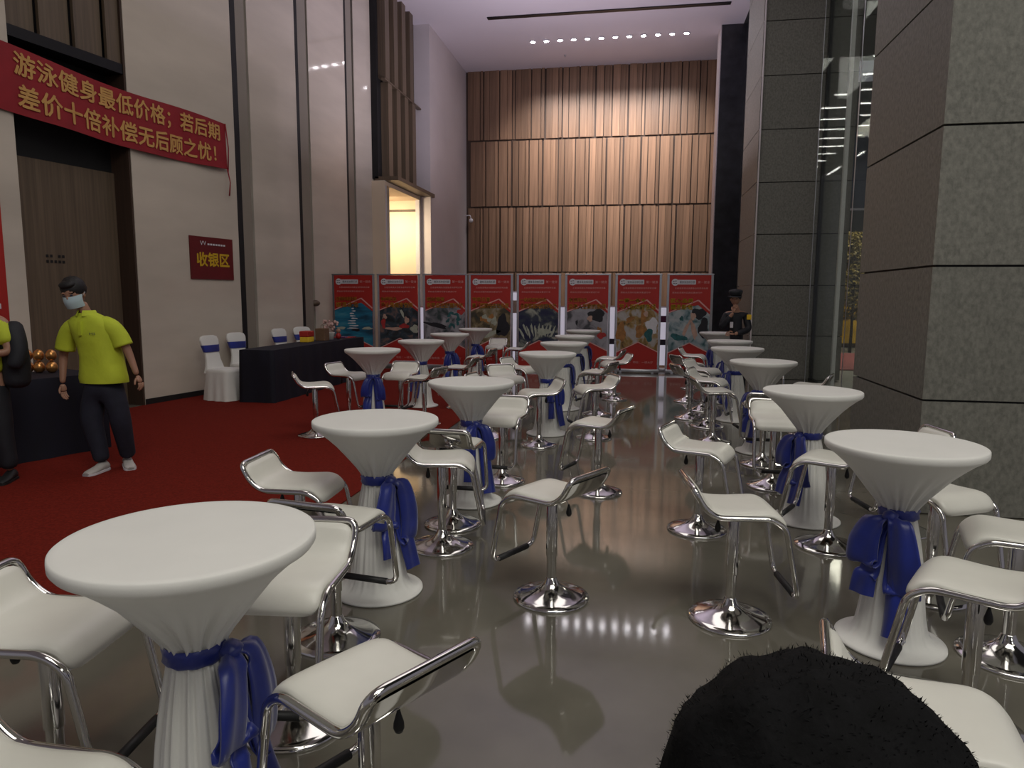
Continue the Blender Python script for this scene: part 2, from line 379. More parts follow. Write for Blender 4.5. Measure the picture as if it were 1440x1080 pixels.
# faceted cream stone wall on the left: separate slabs, each turned slightly to the hall
def slab(p0, p1, z0, z1, m, name, parent, th=0.25):
    a = Vector((p0[0], p0[1])); b = Vector((p1[0], p1[1])); d = (b - a); n = Vector((d.y, -d.x)).normalized()
    q = [a, b, b - n * th, a - n * th]; vs = [(p.x, p.y, z) for z in (z0, z1) for p in q]
    return MB().add(vs, [(0, 3, 2, 1), (4, 5, 6, 7), (0, 1, 5, 4), (1, 2, 6, 5), (2, 3, 7, 6), (3, 0, 4, 7)]).obj(name, m, parent)
def A(s, n=0): return (-6.957 + 0.1733 * s + 0.9849 * n, 8.98 + 0.9849 * s - 0.1733 * n)
wv = struct(empty('wall_left_stone', (0, 0, 0)))
slab(A(0), A(2.06), 0, H, M_marble, 'stone_panel', wv)
slab(A(-7.5), A(-1.63), 0, H, M_marble, 'stone_panel', wv)
slab((-6.79, 11.86), (-6.60, 13.24), 0, H, M_marble, 'stone_panel', wv)
slab((-6.98, 14.60), (-6.80, 16.09), 0, H, M_marble, 'stone_panel', wv)
slab((-6.93, 16.95), (-6.52, 18.2), 0, H, M_marble, 'stone_panel', wv)
slab((-7.45, 10.6), (-7.25, 17.6), 0, H, M_dark, 'backing', wv, 0.1)
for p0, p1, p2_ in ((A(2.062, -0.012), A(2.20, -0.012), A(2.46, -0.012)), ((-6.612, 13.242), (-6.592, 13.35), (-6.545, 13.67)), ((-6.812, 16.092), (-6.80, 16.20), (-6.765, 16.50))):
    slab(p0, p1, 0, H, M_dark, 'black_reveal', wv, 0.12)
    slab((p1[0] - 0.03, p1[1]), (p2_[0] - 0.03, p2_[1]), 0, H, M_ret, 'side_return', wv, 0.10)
struct(slab(A(0.0, 0.012), A(2.06, 0.012), 0, 0.09, M_dark, 'baseboard_left', None, 0.012))
# recessed doorway
dw = struct(empty('door_2', (0, 0, 0)))
slab(A(-1.63, -0.30), A(0.0, -0.30), 0.02, 3.27, M_wgrey, 'door_leaf', dw, 0.05)
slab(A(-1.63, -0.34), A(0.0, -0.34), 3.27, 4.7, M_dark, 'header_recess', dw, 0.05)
slab(A(0.0, -0.01), A(0.001, -0.36), 0, H, M_wdark, 'jamb', dw, 0.03)
slab(A(-1.63, -0.36), A(-1.629, -0.01), 0, H, M_marble, 'jamb', dw, 0.03)
slab(A(-1.63, -0.02), A(0.0, -0.02), 4.57, 4.70, M_black, 'head_rail', dw, 0.3)
for k in range(7):
    s0 = -1.63 + k * 0.233
    slab(A(s0, -0.05 - 0.06 * (k % 2)), A(s0 + 0.205, -0.05 - 0.06 * (k % 2)), 4.70, H, M_wgrey, 'plank', dw, 0.05)
slab(A(-1.63, -0.2), A(0.0, -0.2), 4.70, H, M_dark, 'backing', dw, 0.03)
mk = MB()
for r_, z in enumerate((2.06, 1.99)):
    for k in range(5):
        if k == 2 and r_ == 0: continue
        a = A(-1.12 + k * 0.055, -0.294); b = A(-1.12 + k * 0.055 + 0.035, -0.294)
        mk.add([(a[0], a[1], z), (b[0], b[1], z), (b[0], b[1], z + 0.035), (a[0], a[1], z + 0.035)], [(0, 1, 2, 3)])
mk.obj('door_marking', M_dark, dw)

# near pillar of stone panels
def stone_pillar(name, x0, x1, y0, y1, joints, label):
    r = empty(name, (0, 0, 0)); tag(r, label, 'pillar')
    MB().box(((x0 + x1) / 2, (y0 + y1) / 2, H / 2), (x1 - x0 - 0.06, y1 - y0 - 0.06, H - 0.01)).obj('core', M_dark, r)
    for a, b in zip(joints[:-1], joints[1:]):
        z0, z1 = a + 0.008, b - 0.008; zc = (z0 + z1) / 2; h = z1 - z0
        xc = (x0 + x1) / 2; yc = (y0 + y1) / 2
        MB().box((xc, y0 + 0.02, zc), (x1 - x0, 0.04, h)).obj('stone_panel', M_concrete, r)
        MB().box((x0 + 0.02, yc + 0.02, zc), (0.04, y1 - y0 - 0.04, h)).obj('stone_panel', M_concrete, r)
        MB().box((x1 - 0.02, yc + 0.02, zc), (0.04, y1 - y0 - 0.04, h)).obj('stone_panel', M_concrete, r)
        MB().box((xc, y1 - 0.02, zc), (x1 - x0 - 0.08, 0.04, h)).obj('stone_panel', M_concrete, r)
    return r
J1 = [0.0] + [0.856 + 0.972 * k for k in range(9)] + [H]
stone_pillar('stone_pillar', 2.08, 3.95, 5.54, 7.22, J1, 'broad grey stone-clad pillar beside the nearest right tables')
pf = stone_pillar('stone_pillar', 2.19, 3.9, 14.4, 16.4, J1, 'far grey stone-clad pillar behind the guard, next to the glass')
# dark column by the wood wall and flank between
dc = empty('dark_column', (2.56, 22.4, 0)); tag(dc, 'tall black stone column at the right end of the wood wall', 'pillar')
MB().box((0, 0, H / 2), (0.72, 0.8, H)).obj('shaft', mat('black_stone', (0.022, 0.023, 0.028), 0.25, noise=((4, 4, 4), 6, 0.7, 1.4)), dc)
MB().box((-0.37, 0, H / 2), (0.03, 0.8, H)).obj('side_strip', M_paint, dc)
wr = struct(MB().box((3.0, 20.3, H / 2), (0.2, 9.5, H)).obj('wall_right', mat('dark_wall', (0.03, 0.031, 0.036), 0.35, noise=((2, 2, 2), 5, 0.8, 1.3))))
MB().box((2.215, 15.3, H / 2), (0.02, 1.9, H)).obj('lit_side_sheet', M_paint, pf)  # pale sheet stands in for lilac ceiling light on the pillar's left face

# glass curtain on the right
wg = struct(empty('window_1', (0, 0, 0)))
MB().box((3.36, 10.82, 3.75), (0.016, 7.16, 7.5)).obj('pane', M_glass, wg)
MB().box((3.36, 10.82, 0.02), (0.08, 7.16, 0.04)).obj('sill_channel', M_black, wg)
MB().box((3.36, 10.82, 7.10), (0.14, 7.16, 0.12)).obj('head_beam', M_black, wg)
MB().box((3.36, 14.33, 3.75), (0.06, 0.10, 7.5)).obj('end_post', M_black, wg)
for y in (13.0, 10.78, 8.56):
    MB().box((3.40, y, 3.75), (0.06, 0.08, 7.5)).obj('mullion', mat('white_powder_coat', (0.88, 0.90, 0.84), 0.4, noise=((2, 2, 2), 2, 0.97, 1.02)), wg)
    f_ = MB().box((3.155, y, 3.75), (0.40, 0.016, 7.4)).obj('glass_fin', M_glass, wg)
    MB().box((2.95, y, 3.75), (0.008, 0.018, 7.4)).obj('polished_edge', M_alu, f_)
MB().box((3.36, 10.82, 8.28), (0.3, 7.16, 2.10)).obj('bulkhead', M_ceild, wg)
# strip lamps over the lobby behind the camera (mirrored in the glass fins)
ORD = ['nearest', 'second nearest', 'third nearest', 'fourth nearest', 'middle', 'fourth farthest', 'third farthest', 'second farthest', 'farthest']
for k in range(9):
    y = -3.6 - 1.95 * k
    o = empty('strip_lamp', (8.75, y, H)); MB().box((0, 0, -0.05), (3.12, 0.16, 0.08)).obj('housing', M_white, o)
    MB().box((0, 0, -0.1), (3.08, 0.11, 0.02)).obj('diffuser', M_strip, o)
    tag(o, '%s strip lamp of the side lobby row mirrored in the glass' % ORD[k], 'ceiling light', 'strip lamps mirrored in the glass')
o = empty('strip_lamp', (11.6, -20.8, H)); MB().box((0, 0, -0.05), (0.16, 3.0, 0.08)).obj('housing', M_white, o)
MB().box((0, 0, -0.1), (0.11, 2.9, 0.02)).obj('diffuser', M_strip, o); tag(o, 'slanting strip lamp below the row mirrored in the glass', 'ceiling light')

# outside beyond the glass
struct(MB().box((12.42, 18.5, -0.06), (18, 26.9, 0.08)).obj('floor_outside', M_paver))
tag(MB().box((5.9, 19.2, -0.01), (2.8, 5.0, 0.03)).obj('entrance_mat', mat('faded_red_mat', (0.34, 0.10, 0.10), 0.9, noise=((8, 8, 8), 3, 0.9, 1.1))), 'faded red mat on the paving outside the glass', 'mat')
bf = empty('street_building', (9, 31, 0)); tag(bf, 'grey building across the forecourt seen through the glass', 'building')
MB().box((0, 0, 5), (14, 0.5, 10)).obj('wall', mat('grey_render', (0.06, 0.065, 0.06), 0.8, noise=((1, 1, 1), 3, 0.85, 1.15)), bf)
w_ = MB().box((-1.0, -0.28, 6.6), (2.4, 0.08, 3.0)).obj('window', mat('blue_glass', (0.03, 0.05, 0.09), 0.2, noise=((1, 1, 1), 3, 0.8, 1.2)), bf)
MB().box((-1.0, -0.34, 5.1), (2.5, 0.06, 0.08)).obj('sill', M_white, w_)
tr = empty('street_tree', (6.25, 22.2, 0)); tag(tr, 'small clipped tree with yellowing leaves outside the glass', 'tree')
MB().tube([(0, 0, -0.02), (0.01, 0, 0.6), (0, 0, 1.3), (0.02, 0.02, 2.4)], [0.05, 0.04, 0.035, 0.02], 8).obj('trunk', M_bark, tr)
lf = MB(); random.seed(11)
for k in range(1500):
    a = random.uniform(0, 2 * PI); z = random.uniform(0.95, 3.5); rr = 0.62 * math.sqrt(random.random()) * (1 - abs(z - 2.1) / 2.2)
    c = Vector((rr * math.cos(a), rr * math.sin(a), z)); u = Vector([random.uniform(-1, 1) for _ in range(3)]).normalized() * 0.06; v = u.orthogonal().normalized() * 0.035
    lf.add([c - u, c + v, c + u, c - v], [(0, 1, 2, 3)])
tag(lf.obj('foliage', M_leaf, tr), kind='stuff')
ya = empty('yellow_drape', (6.6, 24.2, 0)); tag(ya, 'yellow draped cloth stall behind the clipped tree outside', 'stall')
M_yd = mat('yellow_drape_cloth', (0.62, 0.38, 0.03), 0.6, noise=((3, 3, 3), 4, 0.7, 1.3))
rows = [[(-1.1 + 2.2 * i / 20, 0.12 * math.sin(i * 1.3 + z * 2), z * (0.95 + 0.08 * math.cos(i * 0.9))) for i in range(21)] for z in (0.15, 0.5, 0.9, 1.3, 1.5)]
MB().grid(rows).obj('cloth', M_yd, ya)
MB().box((0, 0.25, 0.75), (2.2, 0.06, 1.5)).obj('frame', M_wgrey, ya)

# red carpet
tag(prism([(-7.88, 3.05), (-2.2, 3.05), (-2.2, 14.6), (-6.40, 14.6), (-6.40, 11.45), (-6.64, 10.72), (-6.96, 8.90)], 0.0005, 0.009).obj('red_carpet', M_carpet), 'large red event carpet laid over the left side of the floor', 'carpet')

# ================================================================ COCKTAIL TABLES
def smooth_step(a, b, x):
    t = max(0, min(1, (x - a) / (b - a))); return t * t * (3 - 2 * t)
def table_cover(seed, seg=132):
    rnd = random.Random(seed); ph = [rnd.uniform(0, 6.28) for _ in range(6)]
    prof = [(0.001, 0.950), (0.10, 0.9505), (0.20, 0.9505), (0.31, 0.950), (0.3295, 0.9492), (0.3345, 0.9455), (0.3355, 0.935), (0.3350, 0.921), (0.328, 0.911), (0.314, 0.902),
            (0.290, 0.885), (0.250, 0.850), (0.212, 0.815), (0.178, 0.780), (0.146, 0.745), (0.118, 0.712), (0.095, 0.682), (0.080, 0.658), (0.071, 0.636), (0.070, 0.615),
            (0.076, 0.580), (0.086, 0.530), (0.098, 0.460), (0.110, 0.380), (0.121, 0.290), (0.132, 0.200), (0.142, 0.130), (0.152, 0.080), (0.166, 0.048), (0.190, 0.027), (0.222, 0.018), (0.240, 0.013), (0.241, 0.003)]
    def fn(i, a, z):
        if z > 0.905: return 1
        if z > 0.63: amp = 0.15 * smooth_step(0.86, 0.66, z)
        else: amp = 0.03 + 0.08 * smooth_step(0.05, 0.5, z)
        if z < 0.04: amp = 0
        w = math.sin(17 * a + ph[0]) * 0.55 + math.sin(29 * a + ph[1] + 2 * z) * 0.40 + math.sin(9 * a + ph[2]) * 0.3
        return 1 + amp * w
    b = MB().lathe(prof[:20], seg, fn=fn, caps=(True, False)).lathe(prof[19:], seg, fn=fn, caps=(False, True))
    # (top disc reads as one face ring; fine)
    return b
def ribbon(mb, pts, widths, side, thick=0.012, folds=3, amp=0.012, seed=0, n=6, cross=10):
    P = subdiv_curve(pts, n); rnd = random.Random(seed); ph = rnd.uniform(0, 6)
    Wd = []
    for i in range(len(P)):
        t = i / (len(P) - 1) * (len(widths) - 1); k = min(int(t), len(widths) - 2); Wd.append(widths[k] * (1 - (t - k)) + widths[k + 1] * (t - k))
    front = []; back = []
    S = Vector(side).normalized()
    for i, p in enumerate(P):
        t = (P[min(i + 1, len(P) - 1)] - P[max(i - 1, 0)]).normalized(); s = (S - t * S.dot(t)).normalized(); nrm = t.cross(s)
        fr = []; bk = []
        for k in range(cross + 1):
            u = k / cross * 2 - 1
            off = amp * math.sin(folds * PI * u + ph + 0.15 * i) * (0.5 + 0.5 * abs(u)) - 0.25 * Wd[i] * u * u * 0.5
            q = p + s * (u * Wd[i] / 2) + nrm * off
            fr.append(q + nrm * thick / 2); bk.append(q - nrm * thick / 2)
        front.append(fr + bk[::-1])
    mb.grid(front, closed=True)
    mb.add(front[0], [tuple(range(len(front[0])))[::-1]]); mb.add(front[-1], [tuple(range(len(front[-1])))])
    return mb
def make_sash(parent, ang, seed, style):
    """ang: side of the waist where the bow sits (world radians)"""
    rnd = random.Random(seed)
    s = MB().lathe([(0.079, 0.602), (0.086, 0.612), (0.083, 0.626), (0.087, 0.640), (0.080, 0.652)], 40, fn=lambda i, a, z: 1 + 0.03 * math.sin(11 * a + i * 1.7), caps=(False, False)).obj('sash', M_satin, parent)
    R = Matrix.Rotation(ang, 3, 'Z'); rt = Vector((0, 1, 0))
    k = MB().ball(R @ Vector((0.10, 0, 0.622)), (0.034, 0.034, 0.030), 14, 8, fn=lambda d: 1 + 0.12 * math.sin(9 * d.z + 5 * d.x)); k.obj('knot', M_satin, s)
    def loc(p): return R @ Vector(p)
    side = R @ rt
    for sg, ln in ((1, 0.30 if style == 0 else 0.24), (-1, 0.20)):
        o = 0.055 * sg
        pts = [(0.10, 0.01 * sg, 0.625), (0.145, o, 0.60), (0.165, o * 1.6, 0.60 - ln * 0.5), (0.155, o * 1.7, 0.60 - ln), (0.125, o * 1.3, 0.60 - ln * 0.9), (0.108, o * 0.9, 0.60 - ln * 0.4), (0.10, 0.01 * sg, 0.615)]
        ribbon(MB(), [loc(p) for p in pts], [0.03] + [k_ * (1.35 if style == 0 else 1.0) for k_ in (0.075, 0.10, 0.105, 0.10, 0.07)] + [0.03], side, 0.006, 1.6, 0.007, seed + sg).obj('loop', M_satin, s)
    for sg, ln in ((1, 0.50), (-1, 0.40)):
        ln += rnd.uniform(-0.05, 0.04); o = 0.035 * sg
        z1 = 0.61 - ln
        pts = [(0.105, 0.005 * sg, 0.615), (0.125, o, 0.52), (0.145, o * 1.6, 0.38), (0.165, o * 2.0, 0.61 - ln * 0.75), (0.178 + 0.02 * (ln > .45), o * 2.2, z1)]
        ribbon(MB(), [loc(p) for p in pts], [0.03, 0.06, 0.085, 0.10, 0.105], side, 0.005, 1.5, 0.007, seed + 7 * sg).obj('tail', M_satin, s)
TABLES = [
 ((-1.180, 1.665), 5, 0, 'big round white-covered bar table nearest the camera, blue sash on its right'),
 ((-1.348, 3.500), -25, 0, 'white-covered bar table by the carpet edge, long blue sash trailing to its base'),
 ((-1.236, 5.225), -55, 1, 'third white bar table from the camera in the row along the carpet'),
 ((-1.000, 8.052), -40, 1, 'centre white bar table whose whole skirt shows behind two stools'),
 ((-1.000, 9.900), 0, 1, 'white bar table just behind the centre one, blue sash on its right'),
 ((-1.000, 11.70), 10, 1, 'white bar table third before the banners in the middle row'),
 ((-1.000, 13.60), 10, 1, 'white bar table of the middle row right against the red banners'),
 ((-3.096, 7.972), -70, 1, 'white bar table on the red carpet beside the navy counter, sash split in two'),
 ((-3.031, 9.700), -120, 1, 'second white bar table standing on the red carpet'),
 ((-3.120, 11.60), -60, 1, 'third white bar table standing on the red carpet'),
 ((-3.109, 13.50), -60, 1, 'farthest white bar table on the carpet, before the third and fourth banners'),
 ((1.210, 3.390), -128, 0, 'large white-covered bar table at right before the stone pillar, blue bow in front'),
 ((1.242, 5.230), -150, 0, 'second white bar table of the right row, blue sash on its left'),
 ((1.296, 7.530), -150, 1, 'third white bar table of the right row, a white stool back behind it'),
 ((1.296, 9.429), -160, 1, 'fourth white bar table of the right row'),
 ((1.400, 11.00), -160, 1, 'fifth white bar table of the right row, rim just above the fourth'),
 ((1.495, 13.50), -160, 1, 'last white bar table of the right row by the guard'),
]
covers = [table_cover(5).mesh('stretch_cover', M_cloth), table_cover(9).mesh('stretch_cover', M_cloth)]
for i, ((x, y), ang, st, lab) in enumerate(TABLES):
    t = empty('cocktail_table', (x, y, 0.010 if x < -2.4 else 0)); tag(t, lab, 'table', 'white covered bar tables')
    c = bpy.data.objects.new('stretch_cover', covers[i % 2]); COL.objects.link(c); c.parent = t; c.rotation_euler.z = i * 1.3; c.scale = (0.985, 0.985, 1)
    for p in c.data.polygons: pass
    make_sash(t, math.radians(ang), 31 + i, st)
for me in covers: # flat top cap should not smooth into the rim
    pass

# ================================================================ BAR STOOLS
SEATP = [(-0.225, 0.118), (-0.205, 0.082), (-0.180, 0.040), (-0.150, 0.012), (-0.110, 0.0), (-0.03, -0.004), (0.06, 0.0), (0.115, 0.002), (0.155, -0.010), (0.185, -0.040), (0.197, -0.072)]
SZ = 0.585
def make_stool():
    root = empty('bar_stool')
    P = subdiv_curve([(x, 0, z) for x, z in SEATP], 4); n = len(P); HW = 0.172
    # arc length
    L = [0]
    for i in range(1, n): L.append(L[-1] + (P[i] - P[i - 1]).length)
    rows = []; cross = 12
    for i, p in enumerate(P):
        t = (P[min(i + 1, n - 1)] - P[max(i - 1, 0)]).normalized(); nr = Vector((-t.z, 0, t.x))
        if nr.z < 0 and abs(nr.z) > 0.01: nr = -nr
        d0 = min(L[i], L[-1] - L[i]); rc = 0.045
        hw = HW - (rc - math.sqrt(max(0, rc * rc - (rc - d0) ** 2)) if d0 < rc else 0)
        e = smooth_step(0, 0.02, d0)
        top = []; bot = []
        for k in range(cross + 1):
            u = math.sin((k / cross - 0.5) * PI)
            ed = math.sqrt(max(0, 1 - abs(u) ** 6))
            th = 0.003 + 0.017 * ed * (0.35 + 0.65 * e)
            top.append(p + Vector((0, u * hw, 0)) + nr * th); bot.append(p + Vector((0, u * hw, 0)) - nr * 0.008)
        rows.append(top + bot[::-1])
    b = MB().grid(rows, closed=True); b.add(rows[0], [tuple(range(len(rows[0])))[::-1]], True); b.add(rows[-1], [tuple(range(len(rows[-1])))], True)
    for v in range(len(b.v)): b.v[v] = (b.v[v][0], b.v[v][1], b.v[v][2] + SZ)
    b.obj('seat', M_leather, root)
    # underside shell, same profile
    rows = []
    for i, p in enumerate(P[1:-1]):
        t = (P[min(i + 2, n - 1)] - P[i]).normalized(); nr = Vector((-t.z, 0, t.x))
        if nr.z < 0: nr = -nr
        rows.append([p + Vector((0, u * 0.160, SZ)) - nr * 0.010 for u in (-1, 1)] + [p + Vector((0, u * 0.160, SZ)) - nr * 0.016 for u in (1, -1)])
    b = MB().grid(rows, closed=True); b.obj('under_shell', M_chrome, root)
    # continuous chrome tube: lip - sides - front legs - footrest
    Lw = 0.182
    side = [(-0.236, 0.128), (-0.190, 0.040), (-0.125, -0.010), (0.125, -0.010), (0.195, -0.055), (0.262, -0.395)]
    loop = [(x, -Lw, SZ + z) for x, z in side] + [(x, Lw, SZ + z) for x, z in side[::-1]]
    path = fillet(loop, 0.055, 5, closed=True)
    MB().tube(path, 0.014, 8, closed=True, flat=1.0).obj('frame', M_chrome, root)
    MB().tube([(0.262, -0.125, SZ - 0.395), (0.262, 0.125, SZ - 0.395)], 0.0165, 10).obj('footrest_grip', M_rubber, root)
    # mount, gas lift, base
    MB().box((0, 0, SZ - 0.03), (0.15, 0.15, 0.035), bev=0.008).obj('mount_plate', M_black, root)
    autosmooth(MB().lathe([(0.030, 0.235), (0.0305, 0.24), (0.0305, 0.535), (0.024, 0.56)], 20).obj('gas_cover', M_chrome, root))
    autosmooth(MB().lathe([(0.0255, 0.06), (0.0255, 0.236)], 18).obj('column', M_chrome, root))
    autosmooth(MB().lathe([(0.200, 0.0), (0.203, 0.006), (0.199, 0.014), (0.165, 0.022), (0.125, 0.033), (0.088, 0.048), (0.058, 0.066), (0.038, 0.088), (0.028, 0.112), (0.024, 0.118)], 40).obj('base', M_chrome, root), 60)
    a = math.radians(-160); c, s = math.cos(a), math.sin(a)
    lv = MB().tube([(0.02 * c, 0.02 * s, 0.555), (0.075 * c, 0.075 * s, 0.545), (0.088 * c, 0.088 * s, 0.515)], 0.004, 6).obj('lever', M_chrome, root)
    MB().lathe([(0.004, 0.0), (0.007, -0.012), (0.014, -0.036), (0.015, -0.050), (0.010, -0.062), (0.002, -0.066)], 12, c=(0.09 * c, 0.09 * s, 0.522)).obj('knob', M_rubber, lv)
    return root
stool0 = make_stool()
STOOLS = [
 (-1.790, 1.80, 6, 'white bar stool at the left frame edge, tucked toward the nearest table'),
 (-1.235, 1.09, 0, 'white bar stool cut by the bottom left corner of the picture'),
 (-1.230, 2.30, -84, 'white bar stool between the two nearest carpet-side tables, front edge toward the nearest'),
 (-1.345, 2.94, 82, 'white bar stool facing the second table, foot loop before its skirt'),
 (-0.675, 1.66, 150, 'large foreground white bar stool whose chrome back rim points right, knob below'),
 (-0.409, 3.572, 151, 'white bar stool standing alone in the middle of the aisle, black foot grip at left'),
 (0.500, 3.488, 7, 'white bar stool with tall white back at left, nearest on the aisle'),
 (0.452, 4.852, -20, 'white bar stool in the aisle behind the one with a tall back, seat tilted away'),
 (1.257, 4.679, 152, 'worn cream bar stool with brown seat edge before the second right table', 'brown'),
 (1.820, 5.10, 190, 'bar stool mostly hidden behind the large right table, only foot loop and base showing'),
 (1.600, 3.98, -62, 'white bar stool behind the large right table close to the stone pillar'),
 (1.675, 3.317, 163, 'white bar stool at the right frame edge with wide chrome foot disc beneath'),
 (1.250, 2.700, 150, 'white bar stool at right with long slanting chrome front tube and hanging knob'),
 (0.730, 1.760, -12, 'white bar stool at bottom right, half hidden by the dark head'),
 (-1.800, 3.50, 3, 'white bar stool on the carpet edge left of the second table, back raised'),
 (-1.190, 4.212, 12, 'white bar stool right of the second table with thick doubled chrome leg at its right'),
 (-1.235, 4.651, 88, 'bar stool seen from behind its chrome-backed lip below the third table'),
 (-1.113, 5.850, -95, 'white bar stool right behind the third table, seat stepped toward the viewer'),
 (-1.000, 7.388, 203, 'white bar stool before the centre table, back lip at its right, round foot disc'),
 (-0.278, 5.668, 160, 'white bar stool in the middle aisle behind the lone one, chrome lip tip at right'),
 (-0.44, 7.90, 203, 'white bar stool right of the centre table with raised back at right'),
 (-0.500, 9.536, 160, 'small distant bar stool in the aisle, bright chrome lip at right'),
 (-0.420, 11.73, 170, 'distant white bar stool at the middle of the banners, upper of a close pair'),
 (-0.306, 10.986, 195, 'distant bar stool with dark leg standing before the gap beside the seventh banner'),
 (-1.620, 9.872, -20, 'white bar stool before the fifth banner foot, lip at left'),
 (-1.600, 8.686, -60, 'white bar stool just left of the centre table, seat facing the viewer'),
 (-1.62, 7.75, -10, 'low bar stool partly hidden left of the centre table'),
 (-3.627, 8.481, -12, 'white bar stool on the carpet before the navy counter, upper of two'),
 (-3.560, 7.373, 28, 'bar stool on the carpet with dark lip back, lower of two by the counter'),
 (-3.000, 8.70, -90, 'white bar stool behind the first carpet table, broad lip facing the viewer'),
 (-2.560, 8.30, 165, 'bar stool right of the first carpet table, chrome lip at right'),
 (-2.450, 9.662, 175, 'bar stool between the second carpet table and the centre row'),
 (-2.543, 11.38, 170, 'distant bar stool right of the third carpet table'),
 (-2.800, 14.05, -90, 'distant bar stool by the fourth banner, pale lip facing the viewer'),
 (-2.250, 13.30, 180, 'small distant bar stool before the gap of the fourth and fifth banners'),
 (0.802, 11.005, 28, 'distant bar stool before the eighth banner with dark lip back, upper of two'),
 (0.731, 9.464, 20, 'distant bar stool before the eighth banner with dark lip back, lower of two'),
 (0.860, 7.889, 8, 'narrow-looking bar stool left of the third right table, on a dark column'),
 (1.000, 12.60, -12, 'distant white bar stool left of the last right table, lip at left'),
 (0.900, 8.90, -20, 'white bar stool left of the fourth right table, long seat sloping right'),
 (0.950, 10.20, -30, 'white bar stool behind the fourth right table pair, only the lip and seat edge showing'),
 (1.226, 6.95, 88, 'dark-backed bar stool facing the third right table, chrome lip toward the viewer'),
 (1.170, 6.130, -92, 'white bar stool between second and third right tables, broad back lip facing the viewer'),
 (2.000, 8.60, 158, 'bar stool right of the third right table, bright chrome lip tip at right'),
 (1.80, 10.15, -90, 'white bar stool lip peeking over the third right table'),
]
for i, s in enumerate(STOOLS):
    o = stool0 if i == 0 else copy_tree(stool0)
    x, y, h, lab = s[:4]; o.location = (x, y, 0.010 if x < -2.2 else 0); o.rotation_euler.z = math.radians(h)
    tag(o, lab, 'bar stool', 'white bar stools')
    for ch in o.children:
        if len(s) > 4 and ch.name.startswith('under_shell'):
            ch.data = ch.data.copy(); ch.data.materials[0] = M_brown; ch.scale = (1.04, 1.08, 1.0); ch['label'] = 'bare brown seat underside'
        if ch.name.startswith('lever') and (x, y) == (1.250, 2.700): ch.rotation_euler.z = math.radians(-80)

# ================================================================ LEFT: COUNTERS, CHAIRS, SIGNS
def draped_table(name, x0, x1, y0, y1, h, label, rz=0, origin=None):
    cx, cy = (x0 + x1) / 2, (y0 + y1) / 2; t = empty(name, (cx, cy, 0.010), rz); tag(t, label, 'table')
    hx, hy = (x1 - x0) / 2, (y1 - y0) / 2; per = []
    def side(a, b, n):
        for k in range(n): yield a + (b - a) * k / n
    nx = max(8, int(hx * 30)); ny = max(8, int(hy * 30))
    ring = [(u, -hy) for u in side(-hx, hx, nx)] + [(hx, v) for v in side(-hy, hy, ny)] + [(u, hy) for u in side(hx, -hx, nx)] + [(-hx, v) for v in side(hy, -hy, ny)]
    rows = []
    for j, z in enumerate((h, h - 0.01, h * 0.7, h * 0.4, 0.0)):
        f = (0, 0.004, 0.012, 0.02, 0.028)[j]
        rows.append([(u * (1 + (f + f * 0.6 * math.sin(k * 1.1)) / hx * 0.6), v * (1 + (f + f * 0.6 * math.sin(k * 1.1 + 1)) / hy * 0.6), z) for k, (u, v) in enumerate(ring)])
    b = MB().grid(rows, closed=True); b.add(rows[0], [tuple(range(len(ring)))])
    b.obj('tablecloth', M_navy, t)
    MB().box((0, 0, h - 0.03), (hx * 1.96, hy * 1.96, 0.03)).obj('tabletop', M_wgrey, t)
    return t
draped_table('counter_table', -5.76, -5.23, 9.5, 13.0, 0.78, 'long counter table under a navy cloth before the white-covered chairs')
draped_table('egg_table', -6.42, -5.70, 4.6, 6.55, 0.78, 'table under a dark navy cloth carrying golden eggs behind the man', rz=-0.35)
# white covered chairs
def make_chair():
    r = empty('banquet_chair')   # faces +X
    rows = []
    def ringz(z, x0, x1, w, k=0.0):
        pts = []
        n = 48
        for i in range(n):
            a = 2 * PI * i / n; c, s = math.cos(a), math.sin(a); p = 5
            rr = (abs(c) ** p + abs(s) ** p) ** (-1 / p)
            f = 1 + k * math.sin(12 * a)
            pts.append(((x0 + x1) / 2 + rr * c * (x1 - x0) / 2 * f, rr * s * w / 2 * f, z))
        return pts
    rows = [ringz(0.0, -0.26, 0.28, 0.52, 0.05), ringz(0.15, -0.25, 0.26, 0.49, 0.04), ringz(0.30, -0.24, 0.24, 0.46, 0.02), ringz(0.42, -0.23, 0.225, 0.43), ringz(0.455, -0.225, 0.22, 0.42), ringz(0.47, -0.20, 0.19, 0.38)]
    b = MB().grid(rows, closed=True); b.add(rows[-1], [tuple(range(48))], True); b.obj('seat_cover', M_cloth, r)
    rows = []
    for z, x, w, t in ((0.40, -0.20, 0.40, 0.10), (0.50, -0.205, 0.34, 0.07), (0.60, -0.225, 0.29, 0.055), (0.70, -0.245, 0.28, 0.05), (0.78, -0.262, 0.31, 0.05), (0.85, -0.28, 0.36, 0.05), (0.90, -0.29, 0.37, 0.045), (0.945, -0.298, 0.32, 0.04), (0.965, -0.302, 0.20, 0.03)):
        rows.append(ringz(z, x - t / 2, x + t / 2, w))
    b = MB().grid(rows, closed=True); b.add(rows[-1], [tuple(range(48))], True); b.obj('back_cover', M_cloth, r)
    rows = []
    for z, x, w in ((0.715, -0.248, 0.30), (0.74, -0.254, 0.315), (0.79, -0.266, 0.335), (0.82, -0.273, 0.355)):
        rows.append(ringz(z, x - 0.035, x + 0.035, w, 0.01))
    MB().grid(rows, closed=True).obj('ribbon_band', M_satin, r)
    return r
ch0 = make_chair()
